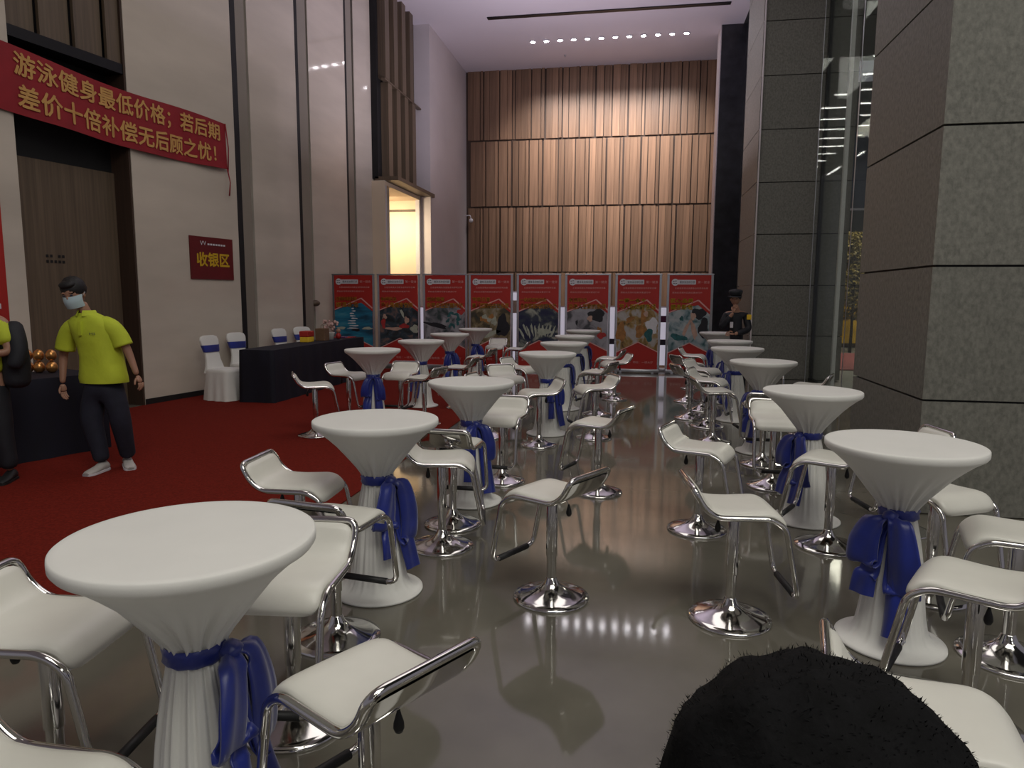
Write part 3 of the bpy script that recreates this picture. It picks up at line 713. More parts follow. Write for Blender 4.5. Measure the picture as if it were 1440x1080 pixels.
for i, (x, y, rz, lab) in enumerate([(-6.16, 9.75, -10, 'white-covered chair with blue band standing clear left of the navy counter'),
        (-6.24, 10.55, -20, 'white-covered chair with blue band half behind the counter corner'),
        (-6.26, 12.05, -15, 'white-covered chair behind the counter, only its narrow back showing'),
        (-6.24, 12.75, -35, 'white-covered chair behind the counter nearest the gift bags, wide blue band')]):
    o = ch0 if i == 0 else copy_tree(ch0); o.location = (x, y, 0.010); o.rotation_euler.z = math.radians(rz)
    tag(o, lab, 'chair', 'white covered chairs')
# things on the counter
g = empty('gift_bag', (-5.60, 11.35, 0.79)); tag(g, 'red and yellow gift bag on the navy counter', 'bag')
MB().box((0, 0, 0.045), (0.16, 0.22, 0.09), bev=0.01).obj('lower_part', M_yellow, g)
MB().box((0, 0, 0.14), (0.17, 0.23, 0.10), bev=0.015).obj('upper_part', M_red, g)
g = empty('paper_bag', (-5.50, 11.75, 0.79)); tag(g, 'brown paper bag on the navy counter beside the red and yellow bag', 'bag')
MB().box((0, 0, 0.11), (0.18, 0.20, 0.22), bev=0.01).obj('body', mat('kraft', (0.16, 0.09, 0.05), 0.8, noise=((9, 9, 9), 3, 0.85, 1.1)), g)
MB().tube(fillet([(0, -0.05, 0.21), (0, -0.05, 0.28), (0, 0.05, 0.28), (0, 0.05, 0.21)], 0.03), 0.005, 6).obj('handle', M_brown, g)
g = empty('flower_bunch', (-5.60, 11.85, 1.01)); g.location = (-5.50, 12.10, 0.79); tag(g, 'pale pink flowers in a pot behind the paper bag', 'flowers')
MB().lathe([(0.05, 0), (0.07, 0.12), (0.075, 0.13)], 14).obj('pot', M_cloth, g)
fb = MB(); random.seed(4)
for k in range(26): fb.ball((random.uniform(-.1, .1), random.uniform(-.12, .12), 0.18 + random.uniform(0, .16)), random.uniform(.02, .035), 8, 5)
tag(fb.obj('blossoms', mat('blush_petal', (0.55, 0.36, 0.32), 0.7, noise=((9, 9, 9), 3, 0.8, 1.1)), g), kind='stuff')
g = empty('rabbit_toy', (-5.42, 12.25, 0.79)); tag(g, 'small red and white toy figure beside the paper bag on the counter', 'toy')
MB().ball((0, 0, 0.06), (0.05, 0.05, 0.06), 12, 8).obj('body', M_red, g)
MB().ball((0, 0, 0.15), (0.045, 0.045, 0.045), 12, 8).obj('head', M_skin, g)
g = tag(MB().box((-5.52, 12.72, 0.797), (0.36, 0.34, 0.010)).obj('leaflet_pile', [M_red]), 'flat pile of red and blue leaflets at the far end of the counter', 'leaflets')
tag(MB().box((-5.50, 12.60, 0.807), (0.18, 0.12, 0.012)).obj('blue_leaflet', [M_satin]), 'small blue leaflet lying on the red leaflets', 'leaflet')
# dark wall speaker above the flowers
g = MB().ball((-6.86, 14.35, 1.42), (0.10, 0.13, 0.07), 14, 8).obj('wall_lamp', M_wgrey); tag(g, 'small dark brown fitting on the cream wall above the flowers', 'wall fitting')
# golden eggs
EG = MB().lathe([(0.001, 0.0), (0.035, 0.006), (0.058, 0.03), (0.068, 0.062), (0.064, 0.095), (0.048, 0.128), (0.028, 0.148), (0.001, 0.156)], 20, caps=(False, False)).mesh('golden_egg', M_goldm)
for c, (x, y) in enumerate(((-6.12, 6.19), (-6.015, 6.22), (-5.895, 6.25))):
    for r_ in range(2):
        o = bpy.data.objects.new('golden_egg', EG); COL.objects.link(o); o.location = (x, y, 0.791 + r_ * 0.125)
        o.scale = (0.79, 0.79, 0.79)
        if r_: o.scale = (0.76, 0.76, 0.76)
        tag(o, '%s golden egg of the %s stack on the navy table' % (('lower', 'upper')[r_], ('left', 'middle', 'right')[c]), 'egg', 'golden eggs')

# red banner cloth across the doorway
def banner_cloth():
    r = empty('cloth_banner', (0, 0, 0)); tag(r, 'long red cloth banner with gold writing strung above the doorway', 'banner')
    n0 = 0.05
    sL, sR = -2.4, 1.80
    def pt(s, v, n=n0):   # v 0 bottom .. 1 top
        t = (s - sL) / (sR - sL); zt = 4.485 + (4.315 - 4.485) * t + 0.02 * math.sin(3 * PI * t) - 0.04 * math.sin(PI * t); zb = 3.73 + (3.60 - 3.73) * t - 0.06 * math.sin(PI * t) + 0.015 * math.sin(7 * t)
        p = A(s, n + 0.02 * math.sin(5 * s) * (1 - v)); return Vector((p[0], p[1], zb * (1 - v) + zt * v))
    rows = [[pt(sL + (sR - sL) * i / 60, v) for i in range(61)] for v in (0, .25, .5, .75, 1)]
    back = [[pt(sL + (sR - sL) * i / 60, v, n0 - 0.006) for i in range(61)] for v in (0, .25, .5, .75, 1)]
    MB().grid(rows).grid(back).obj('cloth', M_redcloth, r)
    def write(body, s0, s1, v0, v1, name='lettering'):
        vs, fs = glyph_mesh(body, 0.022); b = MB()
        b.add([pt(s0 + (s1 - s0) * u, v0 + (v1 - v0) * v, n0 + 0.012) for u, v in vs], fs); return b.obj(name, M_gold, r)
    t1 = '\u6e38\u6cf3\u5065\u8eab\u6700\u4f4e\u4ef7\u683c\uff1b\u82e5\u540e\u671f'; t2 = '\u5dee\u4ef7\u5341\u500d\u8865\u507f\u65e0\u540e\u987e\u4e4b\u5fe7\uff01'
    write(t1, -1.60, 1.66, 0.55, 0.93); write(t2, -1.57, 1.55, 0.10, 0.47)
    for s, v, ln in ((1.80, 1.0, 0.75), (1.80, 0.0, 0.42)):
        p = pt(s - 0.01, v, n0 + 0.01); MB().tube([p, p + Vector((0.03, 0.02, -ln * 0.5)), p + Vector((0.01, 0.01, -ln))], [0.012, 0.009, 0.014], 6).obj('tie_string', M_redcloth, r)
banner_cloth()
# maroon board
def board():
    r = empty('maroon_sign', (0, 0, 0)); tag(r, 'small maroon board with yellow characters on the cream wall above the white chairs', 'sign')
    def P(u, v, n): s0, s1 = 0.965, 1.885; p = A(s0 + (s1 - s0) * u, n); return Vector((p[0], p[1], 1.836 + 0.66 * v))
    b = MB(); vs = [P(u, v, n) for n in (0.002, 0.022) for u, v in ((0, 0), (1, 0), (1, 1), (0, 1))]
    b.add(vs, [(0, 3, 2, 1), (4, 5, 6, 7), (0, 1, 5, 4), (1, 2, 6, 5), (2, 3, 7, 6), (3, 0, 4, 7)]); b.obj('panel', M_maroon, r)
    b = MB(); text_on(b, '\u6536\u94f6\u533a', P(.13, .30, .026), P(.90, .30, .026), P(.13, .64, .026), P(.90, .64, .026), 0.03); b.obj('lettering', M_yellow, r)
    b = MB(); text_on(b, 'VV', P(.22, .80, .026), P(.36, .80, .026), P(.22, .90, .026), P(.36, .90, .026), 0.02)
    for k in range(7): 
        u = .39 + k * 0.062; b.add([P(u, .81, .026), P(u + .045, .81, .026), P(u + .045, .85, .026), P(u, .85, .026)], [(0, 1, 2, 3)])
    b.obj('logo', M_white, r)
board()
# red poster at the far left beyond the jamb
r = empty('wall_poster', (0, 0, 0)); tag(r, 'tall red poster cut by the left frame edge beside the doorway', 'poster')
slab(A(-3.2, 0.02), A(-1.86, 0.02), 1.0, 3.25, M_red, 'panel', r, 0.015)
b = MB()
for z in (1.42, 1.75, 2.1): p0, p1 = A(-2.35, 0.026), A(-1.95, 0.026); b.add([(p0[0], p0[1], z), (p1[0], p1[1], z), (p1[0], p1[1], z + 0.06), (p0[0], p0[1], z + 0.06)], [(0, 1, 2, 3)])
b.obj('lettering', M_white, r)

# ================================================================ RED ROLL-UP BANNERS
def ell(mb, cx, cz, rx, rz, y, mi=0, n=20, rot=0):
    c, s = math.cos(rot), math.sin(rot)
    h = cx * 37 + cz * 19; w_ = lambda a: 1 + 0.16 * math.sin(3 * a + h) + 0.10 * math.sin(5 * a + 2.3 * h) if n == 20 and (rx > 0.074 or rx < 0.07) else 1
    mb.add([(cx + w_(a) * (rx * math.cos(a) * c - rz * math.sin(a) * s), y, cz + w_(a) * (rx * math.cos(a) * s + rz * math.sin(a) * c)) for a in [2 * PI * k / n for k in range(n)]], [tuple(range(n))], mi=mi)
def poly(mb, pts, y, mi=0): mb.add([(p[0], y, p[1]) for p in pts], [tuple(range(len(pts)))], mi=mi)
TITLES = [('\u4e94\u661f\u7ea7\u6807\u51c6\u6e38\u6cf3\u9986', '\u6052\u6e29\u6cf3\u6c60', 0.62), ('\u4f11\u95f2\u5427\u53f0', '\u4e0d\u6b62\u662f\u5065\u8eab\u7a7a\u95f4', 0.86), ('\u8f7b\u677e\u60ec\u610f', '\u4eab\u53d7\u81ea\u5728\u8212\u5c55\u65f6\u5149', 0.95),
          ('\u8282\u5047\u65e5\u91cc', '\u5bb6\u4eba\u56e2\u805a\u597d\u53bb\u5904\u4e50\u56ed', 0.95), ('\u4e00\u7ad9\u5f0f\u8fd0\u52a8\u4f53\u9a8c', '\u5168\u5bb6\u90fd\u80fd\u73a9\u7684\u597d\u5730\u65b9', 0.95), ('\u6c90\u6d74\u9633\u5149', '\u542f\u8ff7\u4eba\u751f\u65b0\u7684\u65c5\u7a0b', 0.95),
          ('\u4e00\u5bb6\u4e00\u672c\u5361', '\u4e07\u4eba\u8fd0\u52a8\u597d\u751f\u6d3b', 0.93), ('\u5320\u5fc3\u54c1\u8d28', '\u5065\u8eab\u65b0\u5730', 0.56)]
PH = [
 ([(0.01, 0.05, 0.09), (0.015, 0.12, 0.22), (0.02, 0.20, 0.32), (0.10, 0.32, 0.42)], (1.2, 1, 6)),
 ([(0.01, 0.012, 0.016), (0.02, 0.025, 0.03), (0.03, 0.05, 0.07), (0.20, 0.12, 0.10)], (5, 1, 6)),
 ([(0.03, 0.05, 0.05), (0.14, 0.14, 0.16), (0.30, 0.29, 0.32), (0.33, 0.33, 0.36)], (5, 1, 5)),
 ([(0.03, 0.04, 0.035), (0.08, 0.06, 0.03), (0.22, 0.17, 0.09), (0.34, 0.30, 0.24)], (5, 1, 5)),
 ([(0.01, 0.012, 0.05), (0.012, 0.016, 0.06), (0.04, 0.05, 0.07), (0.35, 0.36, 0.30)], (4, 1, 5)),
 ([(0.06, 0.06, 0.07), (0.26, 0.25, 0.28), (0.33, 0.32, 0.36), (0.36, 0.35, 0.39)], (4, 1, 4)),
 ([(0.10, 0.05, 0.02), (0.32, 0.20, 0.06), (0.40, 0.36, 0.33), (0.45, 0.42, 0.42)], (6, 1, 5)),
 ([(0.03, 0.10, 0.11), (0.24, 0.31, 0.34), (0.38, 0.42, 0.44), (0.45, 0.46, 0.47)], (5, 1, 5)),
]
M_face = mat('printed_skin', (0.52, 0.33, 0.26), 0.5, noise=((14, 14, 14), 3, 0.85, 1.1))
M_hairp = mat('printed_dark_hair', (0.012, 0.012, 0.018), 0.5, noise=((14, 14, 14), 3, 0.8, 1.3))
M_leafp = mat('printed_leaf', (0.42, 0.44, 0.36), 0.5, noise=((14, 14, 14), 3, 0.8, 1.1))
M_tealp = mat('printed_teal', (0.02, 0.11, 0.12), 0.5, noise=((14, 14, 14), 3, 0.7, 1.3))
M_rust = mat('printed_rust', (0.34, 0.15, 0.04), 0.5, noise=((14, 14, 14), 3, 0.7, 1.3))
M_redp = mat('printed_red_cloth', (0.40, 0.03, 0.03), 0.5, noise=((14, 14, 14), 3, 0.8, 1.2))
PM = [M_face, M_hairp, M_leafp, M_tealp, M_rust, M_redp, M_white]
def rollup(i, x0, x1, y, label):
    w = x1 - x0; r = empty('roll_up_banner', ((x0 + x1) / 2, y, 0)); tag(r, label, 'banner', 'red roll-up banners')
    hw = w / 2
    autosmooth(MB().box((0, 0.03, 0.045), (w - 0.01, 0.20, 0.07), bev=0.02).obj('base_case', M_alu, r))
    for s in (-1, 1): MB().box((s * (hw * 0.7), 0.03, 0.006), (0.05, 0.34, 0.012)).obj('foot', M_alu, r)
    MB().box((0, 0, 2.055), (w + 0.02, 0.035, 0.03), bev=0.008).obj('top_rail', M_alu, r)
    MB().tube([(0, 0.07, 0.08), (0, 0.07, 1.2), (0, 0.03, 2.05)], 0.011, 8).obj('support_pole', M_alu, r)
    for s in (-1, 1): MB().box((s * (hw - 0.02), 0.004, 1.06), (0.045, 0.018, 1.97)).obj('edge_strip', M_alu, r)
    pn = MB().box((0, -0.006, 1.06), (w - 0.09, 0.006, 1.955)).obj('print_panel', M_red, r)
    a = hw - 0.047; Y = -0.0115
    # photo zone
    cols, sc = PH[i]
    pk = [(-a, 0.80 + 0.45), (-a * 0.15, 1.40), (a * 0.42, 1.47), (a, 1.25)]
    px = 0.50 if i != 7 else 0.45
    b = MB(); poly(b, [(-a, 0.44), (a * 0.05, 0.66), (a, 0.46), (a, 1.27), (a * 0.42, 1.43), (-a * 0.15, 1.38), (-a, 1.27)], Y)
    b.obj('photo', photo_mat('printed_photo', cols, sc, i * 3.1), pn)
    b = MB(); Yp = Y - 0.002
    if i == 0:
        for k in range(9): ell(b, -0.02 + 0.03 * math.sin(k * 2), 1.30 - k * 0.055, 0.03 + 0.012 * k, 0.014, Yp - .0003 * k, 6)
        ell(b, -0.30, 0.86, 0.10, 0.03, Yp, 2); ell(b, 0.32, 0.86, 0.12, 0.03, Yp, 2); ell(b, 0.05, 0.82, 0.10, 0.03, Yp - .001, 1)
    elif i == 1:
        ell(b, 0.18, 1.05, 0.055, 0.075, Yp, 0); ell(b, 0.20, 1.10, 0.07, 0.06, Yp + .0005, 1); ell(b, 0.12, 0.92, 0.12, 0.05, Yp, 5); ell(b, -0.12, 0.86, 0.20, 0.035, Yp, 0); ell(b, -0.33, 1.12, 0.05, 0.06, Yp, 0); ell(b, -0.36, 0.98, 0.05, 0.12, Yp, 5)
        ell(b, 0.36, 0.86, 0.09, 0.09, Yp, 2); ell(b, 0.08, 1.2, 0.03, 0.10, Yp, 2, rot=.4)
    elif i == 2:
        for k in range(9): ell(b, 0.18 + 0.12 * math.cos(k * 2.4), 1.08 + 0.14 * math.sin(k * 2.4), 0.06, 0.03, Yp - .0003 * k, 3, rot=k)
        ell(b, -0.2, 0.95, 0.26, 0.05, Yp, 1, rot=-.2); ell(b, 0.35, 1.25, 0.08, 0.06, Yp, 5)
    elif i == 3:
        for k in range(5): ell(b, -0.18 + 0.05 * k, 1.10 + 0.05 * math.sin(k * 2), 0.06, 0.05, Yp - .0003 * k, (4, 2)[k % 2])
        ell(b, 0.08, 1.05, 0.06, 0.09, Yp - .002, 2); ell(b, 0.27, 0.95, 0.14, 0.24, Yp, 1); ell(b, 0.02, 0.78, 0.20, 0.05, Yp, 2, rot=.4)
    elif i == 4:
        for k in range(10): ell(b, -0.36 + 0.075 * k, 0.80 + 0.09 * abs(math.sin(k * 1.7)), 0.022, 0.13, Yp - .0003 * k, 2, rot=.5 - .1 * k)
        ell(b, 0.12, 0.84, 0.16, 0.07, Yp - .004, 2)
    elif i == 5:
        ell(b, 0.20, 1.20, 0.17, 0.13, Yp, 1); ell(b, 0.06, 1.13, 0.055, 0.065, Yp - .001, 0); ell(b, -0.22, 1.04, 0.025, 0.06, Yp, 1); ell(b, 0.26, 0.86, 0.05, 0.10, Yp, 4); ell(b, 0.30, 0.78, 0.10, 0.07, Yp - .001, 5)
    elif i == 6:
        ell(b, -0.34, 0.85, 0.10, 0.20, Yp, 4); ell(b, -0.16, 1.12, 0.10, 0.05, Yp, 4, rot=.6); ell(b, 0.12, 1.18, 0.06, 0.16, Yp, 4); ell(b, 0.17, 1.24, 0.045, 0.06, Yp - .001, 0); ell(b, 0.06, 0.88, 0.10, 0.14, Yp - .001, 4, rot=-.3); ell(b, 0.24, 0.80, 0.08, 0.14, Yp - .001, 3)
        ell(b, 0.30, 1.0, 0.12, 0.16, Yp, 6)
    else:
        ell(b, 0.20, 1.26, 0.15, 0.11, Yp, 1); ell(b, 0.08, 1.20, 0.055, 0.075, Yp - .001, 0); ell(b, 0.10, 0.92, 0.05, 0.20, Yp - .001, 0, rot=.25); ell(b, -0.05, 0.95, 0.035, 0.18, Yp - .001, 0, rot=-.4); ell(b, -0.15, 1.15, 0.04, 0.05, Yp, 3); ell(b, -0.20, 0.76, 0.18, 0.06, Yp, 3, rot=-.2)
        ell(b, 0.30, 0.95, 0.10, 0.22, Yp, 1)
    b.obj('picture_figures', PM, pn)
    # roof-shaped pale lines
    b = MB(); Yl = Y - 0.008
    def strip(p, q, t): 
        d = Vector((q[0] - p[0], q[1] - p[1])).normalized(); n = Vector((-d.y, d.x)) * t / 2
        poly(b, [(p[0] - n.x, p[1] - n.y), (q[0] - n.x, q[1] - n.y), (q[0] + n.x, q[1] + n.y), (p[0] + n.x, p[1] + n.y)], Yl)
    pkx = a * 0.42
    strip((-a, 1.27), (pkx, 1.53), 0.022); strip((pkx, 1.53), (a, 1.31), 0.028); strip((-a, 0.43), (a * 0.05, 0.65), 0.02); strip((a * 0.05, 0.65), (a, 0.45), 0.02)
    b.obj('roof_line', M_pink, pn)
    b = MB(); poly(b, [(-a, 1.255), (pkx, 1.515), (pkx, 1.43), (-a * 0.15, 1.385), (-a, 1.262)], Y - 0.004); poly(b, [(pkx, 1.515), (a, 1.30), (a, 1.24), (pkx, 1.43)], Y - 0.004); b.obj('roof_band', M_red, pn)
    # logo pill
    b = MB(); ell(b, -a + 0.11, 1.895, 0.072, 0.072, Y - 0.002); poly(b, [(-a + 0.11, 1.85), (a * 0.25, 1.85), (a * 0.27, 1.86), (a * 0.27, 1.935), (a * 0.25, 1.945), (-a + 0.11, 1.945)], Y - 0.0015); b.obj('logo_badge', M_white, pn)
    b = MB(); text_on(b, '\u5065\u8eab\u6cf3\u6c60\u4ff1\u4e50\u90e8', (-a + 0.20, Y - .005, 1.872), (a * 0.22, Y - .005, 1.872), (-a + 0.20, Y - .005, 1.922), (a * 0.22, Y - .005, 1.922), 0.02)
    for u, v in ((-.03, .015), (.012, .02), (-.025, -.03), (.02, -.03)): poly(b, [(-a + .11 + u - .016, 1.895 + v), (-a + .11 + u + .016, 1.895 + v), (-a + .11 + u + .016, 1.895 + v + .013), (-a + .11 + u - .016, 1.895 + v + .013)], Y - .005)
    b.obj('logo_lettering', M_ink, pn)
    b = MB(); text_on(b, '\u7b2c\u4e00\u5065\u8eab', (a * .36, Y - .003, 1.87), (a * .93, Y - .003, 1.87), (a * .36, Y - .003, 1.925), (a * .93, Y - .003, 1.925), 0.02)
    text_on(b, '\u4e94\u661f\u7ea7\u9ad8\u7aef\u6cf3\u6c60\u5065\u8eab\u4f1a\u6240\u5373\u5c06\u542f\u5e55', (-a * .74, Y - .003, 1.755), (a * .86, Y - .003, 1.755), (-a * .74, Y - .003, 1.79), (a * .86, Y - .003, 1.79), 0.02)
    text_on(b, '\u539f\u59cb\u4f1a\u5458\u9650\u65f6\u62db\u52df\u4f18\u60e0\u8fdb\u884c\u4e2d', (-a * .86, Y - .003, 1.665), (a * .58, Y - .003, 1.665), (-a * .86, Y - .003, 1.70), (a * .58, Y - .003, 1.70), 0.02)
    text_on(b, '\u54a8\u8be2\u70ed\u7ebf   \u5730\u5740\uff1a\u4e00\u697c\u5927\u5385', (-a * .85, Y - .003, 0.20), (a * .8, Y - .003, 0.20), (-a * .85, Y - .003, 0.25), (a * .8, Y - .003, 0.25), 0.02)
    b.obj('small_lettering', M_pink, pn)
    t1, t2, wd = TITLES[i]
    b = MB(); w1 = wd * 2 * a * (0.9 if i == 0 else (0.98 if i == 7 else 0.48 if i < 4 or i == 5 else 0.70)); y_ = Y - 0.011
    text_on(b, t1, (-a * .93, y_, 1.475), (-a * .93 + w1, y_, 1.475), (-a * .93, y_, 1.565), (-a * .93 + w1, y_, 1.565), 0.03)
    text_on(b, t2, (-a * .93, y_, 1.33), (-a * .93 + wd * 1.93 * a, y_, 1.33), (-a * .93, y_, 1.445), (-a * .93 + wd * 1.93 * a, y_, 1.445), 0.035)
    b.obj('headline', M_orange if i < 6 else M_yellow, pn)
    return r
BX = [(-6.747, -5.757), (-5.691, -4.708), (-4.627, -3.635), (-3.603, -2.633), (-2.54, -1.594), (-1.503, -0.549), (-0.446, 0.499), (0.614, 1.536)]
BL = ['red roll-up banner with blue swimming pool picture, leftmost of the row', 'red roll-up banner with dark picture of people reading, second from left', 'red roll-up banner with grey picture and green plants, third from left',
      'red roll-up banner with brown family picture, fourth from left', 'red roll-up banner with navy picture of pale plants, fifth from left', 'red roll-up banner with pale grey picture and dark hair, sixth from left',
      'red roll-up banner with autumn rust-coloured picture, second from right', 'red roll-up banner with pale teal picture of a dark-haired woman, rightmost']
for i, (x0, x1) in enumerate(BX): rollup(i, x0, x1, 15.0 + 0.02 * (i % 2), BL[i])
M_boardglow = mat('glowing_board_face', (0.7, 0.7, 0.75), 0.5, emit=(0.75, 0.75, 0.9), estr=0.3, noise=((3, 3, 3), 2, 0.95, 1.05))  # mild glow added to the board faces to keep them bright
# white boards behind the gaps
for i, (x, lab, top) in enumerate(((-4.80, 'pale display board with added glow behind the gap of second and third banners', 1.33), (-2.68, 'pale display board with added glow behind the gap of fourth and fifth banners', 1.68), (-1.50, 'white display board with added glow behind the gap of fifth and sixth banners', 1.36),
                               (-0.43, 'white display board with added glow behind the gap of sixth and seventh banners', 1.37), (0.58, 'white display board with purple patch and added glow behind the last banner gap', 1.37))):
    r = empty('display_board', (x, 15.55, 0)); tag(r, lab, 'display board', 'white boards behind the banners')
    MB().box((0, 0, top / 2 + 0.06), (0.42, 0.04, top - 0.12), bev=0.005).obj('board', M_boardglow, r)
    MB().box((0, 0, 0.03), (0.46, 0.34, 0.06), bev=0.01).obj('foot', M_alu, r)
    MB().box((0, 0, top + 0.01), (0.44, 0.06, 0.03), bev=0.005).obj('top_cap', M_white, r)
    if i == 4: MB().box((0.02, -0.024, 1.12), (0.30, 0.008, 0.14)).obj('purple_patch', mat('purple_print', (0.08, 0.01, 0.07), 0.5, noise=((9, 9, 9), 2, 0.9, 1.1)), r)
    if i in (3, 4): MB().box((0, -0.024, 0.62), (0.34, 0.008, 0.12)).obj('dark_patch', M_ink, r)
    if i == 1: MB().box((0, -0.024, 1.36), (0.30, 0.008, 0.28)).obj('green_print', M_leafp, r)

# ================================================================ PEOPLE
def fingers(base, d, side, down, L=0.085, m=M_skin, parent=None, curl=0.5):
    """palm + five fingers; base wrist, d along the hand, side across the palm (thumb side negative)"""
    base = Vector(base); d = Vector(d).normalized(); s = Vector(side).normalized(); q = Vector(down).normalized()
    nodes = [(*base, .021, .017), (*(base + d * .035), .033, .017), (*(base + d * .075), .034, .015)]; edges = [(0, 1), (1, 2)]
    o = skin('hand', nodes, edges, m, parent, 2)
    for k, (off, ln) in enumerate(((-.027, .062), (-.009, .072), (.009, .068), (.026, .052))):
        p = base + d * .070 + s * off; p1 = p + d * ln * .5 + q * ln * .18 * curl; p2 = p1 + d * ln * .32 + q * ln * .40 * curl; p3 = p2 + d * ln * .12 + q * ln * .35 * curl
        skin('finger', [(*p, .0088), (*p1, .0085), (*p2, .0078), (*p3, .0065)], [(0, 1), (1, 2), (2, 3)], m, o, 1)
    p = base + d * .025 - s * .026; p1 = p + d * .03 - s * .022 + q * .01; p2 = p1 + d * .03 - s * .004 + q * .012
    skin('thumb', [(*p, .011), (*p1, .0105), (*p2, .008)], [(0, 1), (1, 2)], m, o, 1)
    return o
def head(parent, c, face, tilt, hair=True, mask=False, m=M_skin, size=1.0, nod=0.0):
    """face: yaw direction of face (radians, world); returns head object with features"""
    R = Matrix.Translation(Vector(c)) @ Matrix.Rotation(face, 4, 'Z') @ Matrix.Rotation(nod, 4, 'Y') @ Matrix.Rotation(tilt, 4, 'X') @ Matrix.Scale(size, 4)
    def shape(d):
        q = 1.0
        if d.z < 0: q *= 1 - 0.16 * (-d.z) ** 1.2 * (1 if d.x < 0.2 else 0.55)
        if d.x > 0.5 and d.z > -.2: q *= 0.97
        return q
    b = MB().ball((0, 0, 0), (0.094, 0.074, 0.118), 24, 16, fn=shape)
    b.ball((0.092, 0, -0.018), (0.017, 0.012, 0.022), 10, 6)           # nose
    b.ball((0.072, 0, -0.062), (0.016, 0.026, 0.008), 10, 6)           # mouth
    b.ball((0.055, 0, -0.100), (0.028, 0.028, 0.018), 10, 6)           # chin
    for s in (-1, 1): b.ball((-0.004, s * 0.076, -0.012), (0.017, 0.008, 0.030), 10, 6)   # ears
    for s in (-1, 1): b.ball((0.080, s * 0.030, 0.028), (0.012, 0.020, 0.007), 8, 5)      # brows
    o = b.obj('head', m, parent); o.matrix_local = R
    e = MB()
    for s in (-1, 1): e.ball((0.086, s * 0.030, 0.006), (0.007, 0.014, 0.006), 10, 6)
    e.obj('eyes', M_ink, o)
    if hair:
        random.seed(5)
        def hs(d):
            n = 0.025 * math.sin(17 * d.x + 5 * d.z) + 0.025 * math.sin(21 * d.y + 9 * d.z); return 1 + n
        h = MB(); h.ball((-0.016, 0, 0.040), (0.103, 0.090, 0.100), 28, 16, fn=hs)
        h.ball((0.050, 0, 0.085), (0.045, 0.066, 0.036), 16, 8, fn=hs)
        h.obj('hair', M_hair, o)
    if mask:
        rows = []
        for j in range(6):
            z = -0.105 + j * 0.020; bulge = 0.012 * math.sin(PI * j / 5)
            rows.append([(0.088 * math.cos(a) * (1.08 + 0.03 * (j > 2)) + bulge + 0.004, 0.080 * math.sin(a) * (0.92 + 0.08 * j / 5), z) for a in [(-80 + 160 * k / 14) * PI / 180 for k in range(15)]])
        MB().grid(rows).grid([[(x * .97, y * .97, z) for x, y, z in r_] for r_ in rows]).obj('mask', M_mask, o)
        for s in (-1, 1): MB().tube([(0.02, s * 0.080, -0.02), (-0.01, s * 0.088, 0.004), (-0.018, s * 0.084, -0.01)], 0.0015, 5).obj('ear_loop', M_mask, o)
    return o
def shoe(parent, p, ang, m=M_shoe, L=0.28):
    b = MB(); R = Matrix.Rotation(ang, 3, 'Z'); P = Vector(p)
    prof = [(-0.09, 0.034, 0.075), (-0.07, 0.040, 0.095), (-0.02, 0.041, 0.095), (0.03, 0.044, 0.070), (0.09, 0.050, 0.056), (0.14, 0.046, 0.048), (0.175, 0.030, 0.036)]
    rows = []
    for x, w, h in prof:
        ring = []
        for k in range(16):
            a = 2 * PI * k / 16; zz = math.sin(a); y = math.cos(a) * w
            z = h * 0.5 + (h * 0.5 - 0.004) * zz
            if zz < 0: z = max(z, 0.004)
            ring.append(P + R @ Vector((x, y, z)))
        rows.append(ring)
    b.grid(rows, closed=True); b.add(rows[0], [tuple(range(16))[::-1]], True); b.add(rows[-1], [tuple(range(16))], True)
    o = b.obj('shoe', m, parent)
    s = MB(); rr = []
    for zz in (0.0, 0.018):
        rr.append([P + R @ Vector((x, sg * (w + 0.004), zz)) for sg in (1,) for x, w, h in prof] + [P + R @ Vector((x, -(w + 0.004), zz)) for x, w, h in prof[::-1]])
    s.grid(rr, closed=True); s.add(rr[0], [tuple(range(len(rr[0])))[::-1]]); s.add(rr[1], [tuple(range(len(rr[1])))]); s.obj('sole', M_white if m is M_shoe else M_rubber, o)
    return o
Z0 = 0.010
# --- man in lime polo
man = empty('person', (-4.65, 5.50, Z0)); tag(man, 'person in a lime polo shirt and pale face mask walking on the red carpet', 'person')
def loc_(nodes, o): return [(n[0] - o[0], n[1] - o[1], n[2] - o[2], *n[3:]) for n in nodes]
O = (-4.65, 5.50, Z0)
body = [(-4.645, 5.52, 0.90, .120, .085), (-4.70, 5.51, 1.08, .115, .080), (-4.745, 5.50, 1.26, .130, .085), (-4.755, 5.49, 1.34, .080, .06), (-4.77, 5.47, 1.43, .050, .050), (-4.80, 5.44, 1.53, .048, .05),
        (-4.93, 5.49, 1.315, .045), (-5.02, 5.49, 1.18, .043), (-5.055, 5.49, 1.02, .037), (-5.035, 5.44, 0.80, .024),
        (-4.59, 5.50, 1.32, .045), (-4.49, 5.53, 1.22, .043), (-4.44, 5.55, 1.08, .037), (-4.37, 5.55, 0.88, .024),
        (-4.75, 5.50, 0.82, .080), (-4.755, 5.44, 0.45, .050), (-4.71, 5.47, 0.10, .035), (-4.62, 5.53, 0.81, .060), (-4.55, 5.53, 0.47, .045), (-4.61, 5.68, 0.10, .035)]
ed = [(0, 1), (1, 2), (2, 3), (3, 4), (4, 5), (3, 6), (6, 7), (7, 8), (8, 9), (3, 10), (10, 11), (11, 12), (12, 13), (0, 14), (14, 15), (15, 16), (0, 17), (17, 18), (18, 19)]
skin('body', loc_(body, O), ed, M_skin, man, 2)
